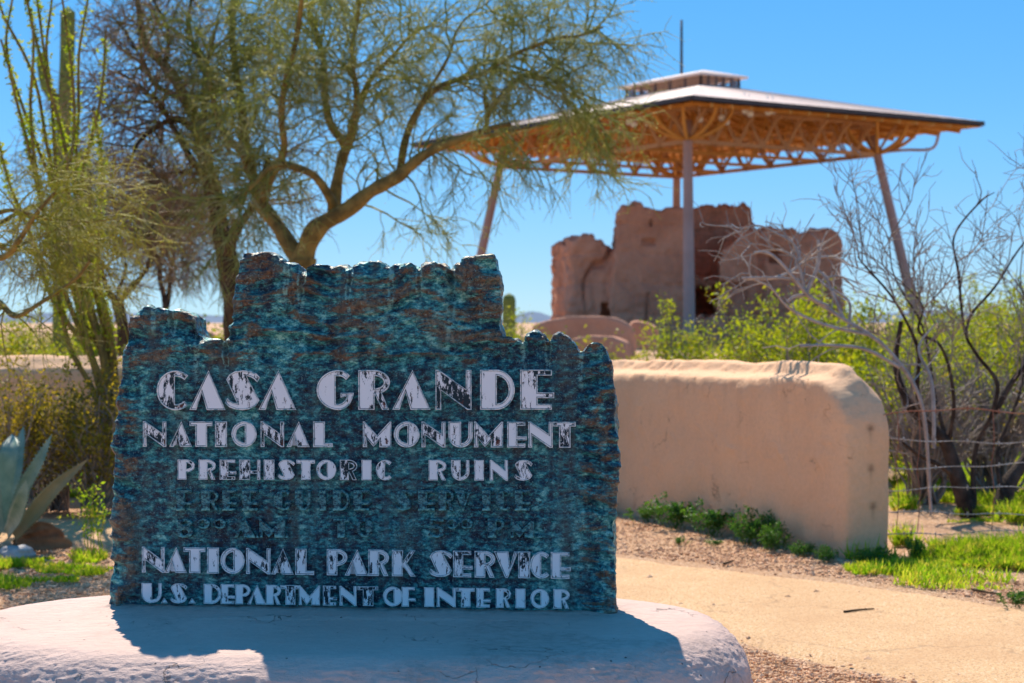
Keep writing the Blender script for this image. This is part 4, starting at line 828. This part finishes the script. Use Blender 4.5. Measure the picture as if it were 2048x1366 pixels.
# grass, scrub, gravel: uncountable cover
def in_path(x, y): 
    D = y; py = HY + EYE * F / D; px = HX + x * F / D
    f = np.interp(px, [p[0] for p in PATH_BACK], [p[1] for p in PATH_BACK]); g = np.interp(px, [p[0] for p in PATH_FRONT], [p[1] for p in PATH_FRONT])
    return (py > f - 4) & (py < g + 6)
def blades(patches, n, hgt, name, mat, seed):
    m = MB(); C = []
    for px0, px1, py0, py1, wgt in patches:
        k = int(n * wgt); D = EYE * F / (RNG.uniform(py0, py1, k) - HY); x = (RNG.uniform(px0, px1, k) - HX) / F * D; q = np.stack([x, D, np.zeros(k)], 1); ex = np.minimum((px0 < 0) * 1. + np.abs((x * F / D + HX) - px0) / 60, 1); ey = np.minimum(np.minimum(np.abs(EYE * F / D + HY - py0), np.abs(EYE * F / D + HY - py1)) / (.5 * (py1 - py0)), 1); C.append(q[vnoise(q * 2.3, seed) + .8 * vnoise(q * 6, seed + 1) > 1.0 - .95 * np.minimum(ex, ey) - (.6 if py0 < 1080 else .1)])
    C = np.concatenate(C); C = C[~in_path(C[:, 0], C[:, 1])]
    k = len(C); L = hgt * np.where(C[:, 0] < 0, .6, 1.) * RNG.uniform(.35, 1.2, k) * (.95 + 1.1 * vnoise(C * 2.6, seed + 2)); d = RNG.normal(size=(k, 3)) * .45; d[:, 2] = 1; d = unit(d); b = d + RNG.normal(size=(k, 3)) * .35; b = unit(b)
    e = unit(np.cross(d, RNG.normal(size=(k, 3)))) * (.0042 * RNG.uniform(.7, 1.6, k))[:, None] * (C[:, 1:2] / 11); md = C + d * (L * .55)[:, None]; tp = md + b * (L * .5)[:, None]
    m.add(np.stack([C - e, C + e, md + e * .8, md - e * .8], 1).reshape(-1, 3), np.arange(4 * k).reshape(k, 4)); m.add(np.stack([md - e * .8, md + e * .8, tp], 1).reshape(-1, 3), np.arange(3 * k).reshape(k, 3))
    tag(m.build(name, mat), 'bright spring grass and low weeds on the bare soil', 'grass', kind='stuff')
blades([(-60,225,1108,1165,.12),(-40,60,1105,1185,.03),(1785,2150,1080,1152,.40),(1785,2150,905,1045,.75),(20,240,975,1000,.10),(1690,1900,1118,1160,.05),(1785,2100,1140,1180,.02)], 70000, .085, 'grass', 'grass', 12)
def scrub():
    m = MB(); n = 900; D = RNG.uniform(32, 130, n); px = RNG.uniform(-300, 2350, n); ok = ~((px > 1050) & (px < 1720) & (D > 48)) ; D, px = D[ok], px[ok]; C = []
    for d, x in zip(D, px):
        k = int(90 + 4000 / d); h = RNG.uniform(.5, 1.35) * (1.25 if x > 1700 else .95); q = RNG.normal(size=(k, 3)) * [h * .55, h * .55, h * .30]; q[:, 2] = np.abs(q[:, 2] + h * .35)
        C.append(q + [(x - HX) / F * d, d, 0])
    C = np.concatenate(C); m.leaves(C, .11, .5, .3); tag(m.build('desert_scrub', 'scrub'), 'far scrub covering the flat desert behind the walls', 'scrub', kind='stuff')
scrub()
def gravel():
    m = MB(); bm = bmesh.new(); bmesh.ops.create_icosphere(bm, subdivisions=1, radius=1); v0 = np.array([v.co[:] for v in bm.verts]); f0 = np.array([[v.index for v in f.verts] for f in bm.faces]); bm.free()
    px, py = [], []
    k = 5200; a = RNG.uniform(1470, 2060, k); b = RNG.uniform(1280, 1400, k); px.append(a); py.append(b)
    k = 9000; a = RNG.uniform(1225, 2080, k); b = np.interp(a, [1225, 1690, 2080], [1030, 1122, 1165]) + RNG.uniform(0, 1, k) * 95; px.append(a); py.append(b)
    k = 3500; a = RNG.uniform(-30, 225, k); b = RNG.uniform(1090, 1260, k); px.append(a); py.append(b)
    k = 700; a = RNG.uniform(1240, 2080, k); b = RNG.uniform(1120, 1370, k); px.append(a); py.append(b); stray = np.concatenate([np.zeros(sum(map(len, px)) - k, bool), np.ones(k, bool)])
    px, py = np.concatenate(px), np.concatenate(py); D = EYE * F / (py - HY); x = (px - HX) / F * D; ip = in_path(x, D); ok = ~ip | stray; x, D = x[ok], D[ok]; n = len(x)
    s = .006 * np.exp(RNG.normal(size=n) * .45); s = np.minimum(s, .022); sc = s[:, None, None] * RNG.uniform(.6, 1.3, (n, 1, 3)); a = RNG.uniform(0, 6.28, n); ca, sa = np.cos(a), np.sin(a)
    V = v0[None] * sc * (1 + .25 * RNG.normal(size=(n, len(v0), 1))); V = np.stack([V[..., 0] * ca[:, None] - V[..., 1] * sa[:, None], V[..., 0] * sa[:, None] + V[..., 1] * ca[:, None], V[..., 2] * .7], -1)
    V += np.stack([x, D, s * .2 - .004], 1)[:, None]; m.add(V.reshape(-1, 3), (f0[None] + (np.arange(n) * len(v0))[:, None, None]).reshape(-1, 3))
    tag(m.build('gravel', 'pebble', None, None, False), 'loose reddish brown gravel beside the tan path', 'gravel', kind='stuff')
gravel()

# agave
def agave():
    base = G(22, 1084); root = thing('agave', 'blue green agave with thick pointed leaves at the left edge', 'agave', base)
    def leaf(pts, wmax, mat, bow=.35):
        P = smooth_line(pts, 8); n = len(P); t = np.linspace(0, 1, n); wd = wmax * np.interp(t, [0, .12, .45, .75, .93, 1], [.75, .8, 1., .68, .22, .03]); T = np.gradient(P, axis=0); T = unit(T)
        side = unit(np.cross(T, np.array([.12, -1, .25]))); nr = np.cross(side, T); q = np.linspace(-1, 1, 9); m = MB()
        up = P[:, None] + side[:, None] * (wd[:, None] * q)[:, :, None] + nr[:, None] * ((q ** 2)[None] * wd[:, None] * bow)[:, :, None]; th = .020 * np.interp(t, [0, .5, 1], [1.6, 1, .2])
        lo = up - nr[:, None] * (th[:, None] * (1 - q ** 2)[None] + .003)[:, :, None]; idx = np.arange(n * 9).reshape(n, 9)
        f1 = np.stack([idx[:-1, :-1], idx[1:, :-1], idx[1:, 1:], idx[:-1, 1:]], -1).reshape(-1, 4); k = n * 9
        e = np.concatenate([np.stack([idx[:-1, 0], idx[:-1, 0] + k, idx[1:, 0] + k, idx[1:, 0]], 1), np.stack([idx[:-1, -1], idx[1:, -1], idx[1:, -1] + k, idx[:-1, -1] + k], 1)])
        m.add(np.concatenate([up.reshape(-1, 3), lo.reshape(-1, 3)]), np.concatenate([f1, f1[:, ::-1] + k, e]))
        tn = np.arange(2, n - 2)                  # marginal teeth
        for s in (0, -1):
            p = up[tn, s]; o = side[tn] * (1 if s else -1) * .012; a_ = T[tn] * .008; m.add(np.stack([p - a_, p + a_, p + o + a_ * .5], 1).reshape(-1, 3), np.arange(3 * len(tn)).reshape(-1, 3))
        return m.build('leaf', mat, root, base)
    b = lambda x, y, D=11.9: W(x, y, D)
    leaf([b(8,1060), b(6,960), b(20,900), b(24,868,12.1)], .075, 'agave'); leaf([b(20,1065,11.8), b(44,985,11.7), b(74,930,11.6), b(104,868,11.6)], .046, 'agave'); leaf([b(28,1072,11.7), b(70,1025,11.5), b(112,975,11.3), b(176,918,11.2)], .056, 'agave_old')
    leaf([b(10,1062,12.1), b(28,960,12.2), b(38,900,12.3), b(47,852,12.4)], .045, 'agave'); leaf([b(-5,1066,11.6), b(-20,990,11.5), b(-30,900,11.4), b(-6,880,11.4)], .08, 'agave'); leaf([b(-10,1070,11.8), b(-60,1000,11.6), b(-120,950,11.5), b(-180,930,11.4)], .07, 'agave')
    leaf([b(14,1068,11.5), b(30,1040,11.2), b(44,1000,11.0), b(52,960,10.95)], .05, 'agave'); leaf([b(-8,1068,12.2), b(-40,960,12.6), b(-60,880,12.8), b(-70,830,12.9)], .07, 'agave')
    for pts, wv in [([b(30,1082), b(70,1075,11.6), b(112,1066,11.5), b(128,1080,11.5)], .035), ([b(34,1088,11.6), b(80,1090,11.4), b(125,1086,11.4), b(146,1092,11.4)], .04), ([b(30,1086,11.9), b(60,1060,12), b(90,1052,12), b(125,1066,12)], .03)]: leaf(pts, wv, 'agave_dead')
    r = G(32, 1118); m = MB(); bm = bmesh.new(); bmesh.ops.create_icosphere(bm, subdivisions=4, radius=1); v = np.array([q.co[:] for q in bm.verts]); f = np.array([[q.index for q in k.verts] for k in bm.faces]); bm.free()
    v = v * (1 + .28 * fbm(v * 1.6, 8, 3)[:, None]) * [.115, .08, .06]; v[:, 2] += .03; m.add(v, f); o = m.build('rock', 'rock'); o.location = r; tag(o, 'pale grey rock lying at the foot of the agave', 'rock')
agave()

# wire fence beside the wall
def fence():
    a = np.array([we[0] - .06, we[1] + .02]); e = np.array([5.2, 11.6]); base = np.array([*a, 0]); root = thing('wire_fence', 'sagging rusty wire fence running right from the wall end', 'fence', base)
    hs_ = [.905, .735, .575, .42, .27, .15]
    def wire(z, k, s): t = s; return np.stack([a[0] + (e[0] - a[0]) * t, a[1] + (e[1] - a[1]) * t, z + .022 * np.sin(t * 9 + k * 2) * (1.6 if k == 0 else .7) + .006 * np.sin(t * 37 + k)], -1)
    for k, z in enumerate(hs_):
        t = np.linspace(0, 1, 90); P = wire(z, k, t); m = MB(); ph = t * 260
        for o in (0, math.pi): m.tube(P + np.stack([t * 0, np.cos(ph + o) * .0026, np.sin(ph + o) * .0026], 1), .0024 if k else .0032, 5)
        for q in np.linspace(.05, .95, 13):
            p = wire(z, k, np.array(q)); m.beam(p + [-.004, 0, -.016], p + [.004, 0, .016], .003); m.beam(p + [.004, 0, -.016], p + [-.004, 0, .016], .003)
        m.build('wire', 'rust' if k == 0 else 'wire', root, base)
    for q in (.035, .085, .26, .34, .6): 
        m = MB(); P = np.array([wire(z, k, np.array(q + .004 * math.sin(k * 2.3))) for k, z in enumerate(hs_)]); m.tube(smooth_line(P, 4), .0028, 5); m.build('stay', 'rust', root, base)
    m = MB(); m.beam([*e, -.2], [*e, 1.25], .05, .05); m.beam([e[0], e[1] - .03, -.2], [e[0], e[1] - .03, 1.25], .012, .03); m.build('post', 'rust', root, base, False)
fence()
def stick(label, p0, p1, r, bend):
    a, b = G(*p0), G(*p1); base = (a + b) / 2; t = np.linspace(0, 1, 12); P = a + (b - a) * t[:, None]; P[:, 2] = r + .006; P[:, 1] += bend * np.sin(t * 3.1) + .006 * vnoise(P * 30, 3); m = MB(); m.tube(P, np.linspace(r, r * .6, 12), 7, False)
    for q in (3, 7): m.tube([P[q], P[q] + [.02, .015, .004]], [r * .6, r * .3], 5)
    o = m.build('stick', 'bark_brown', None, base); o.location = base; tag(o, label, 'stick')
stick('thin dark stick lying on the tan path right of the plinth', (1688, 1228), (1748, 1222), .006, .01)
stick('grey stick lying on gravel near the right edge beyond the path', (1945, 1184), (1996, 1192), .008, -.02)
stick('short dark stick on the gravel strip before the stucco wall', (1448, 1132), (1466, 1126), .008, .0)
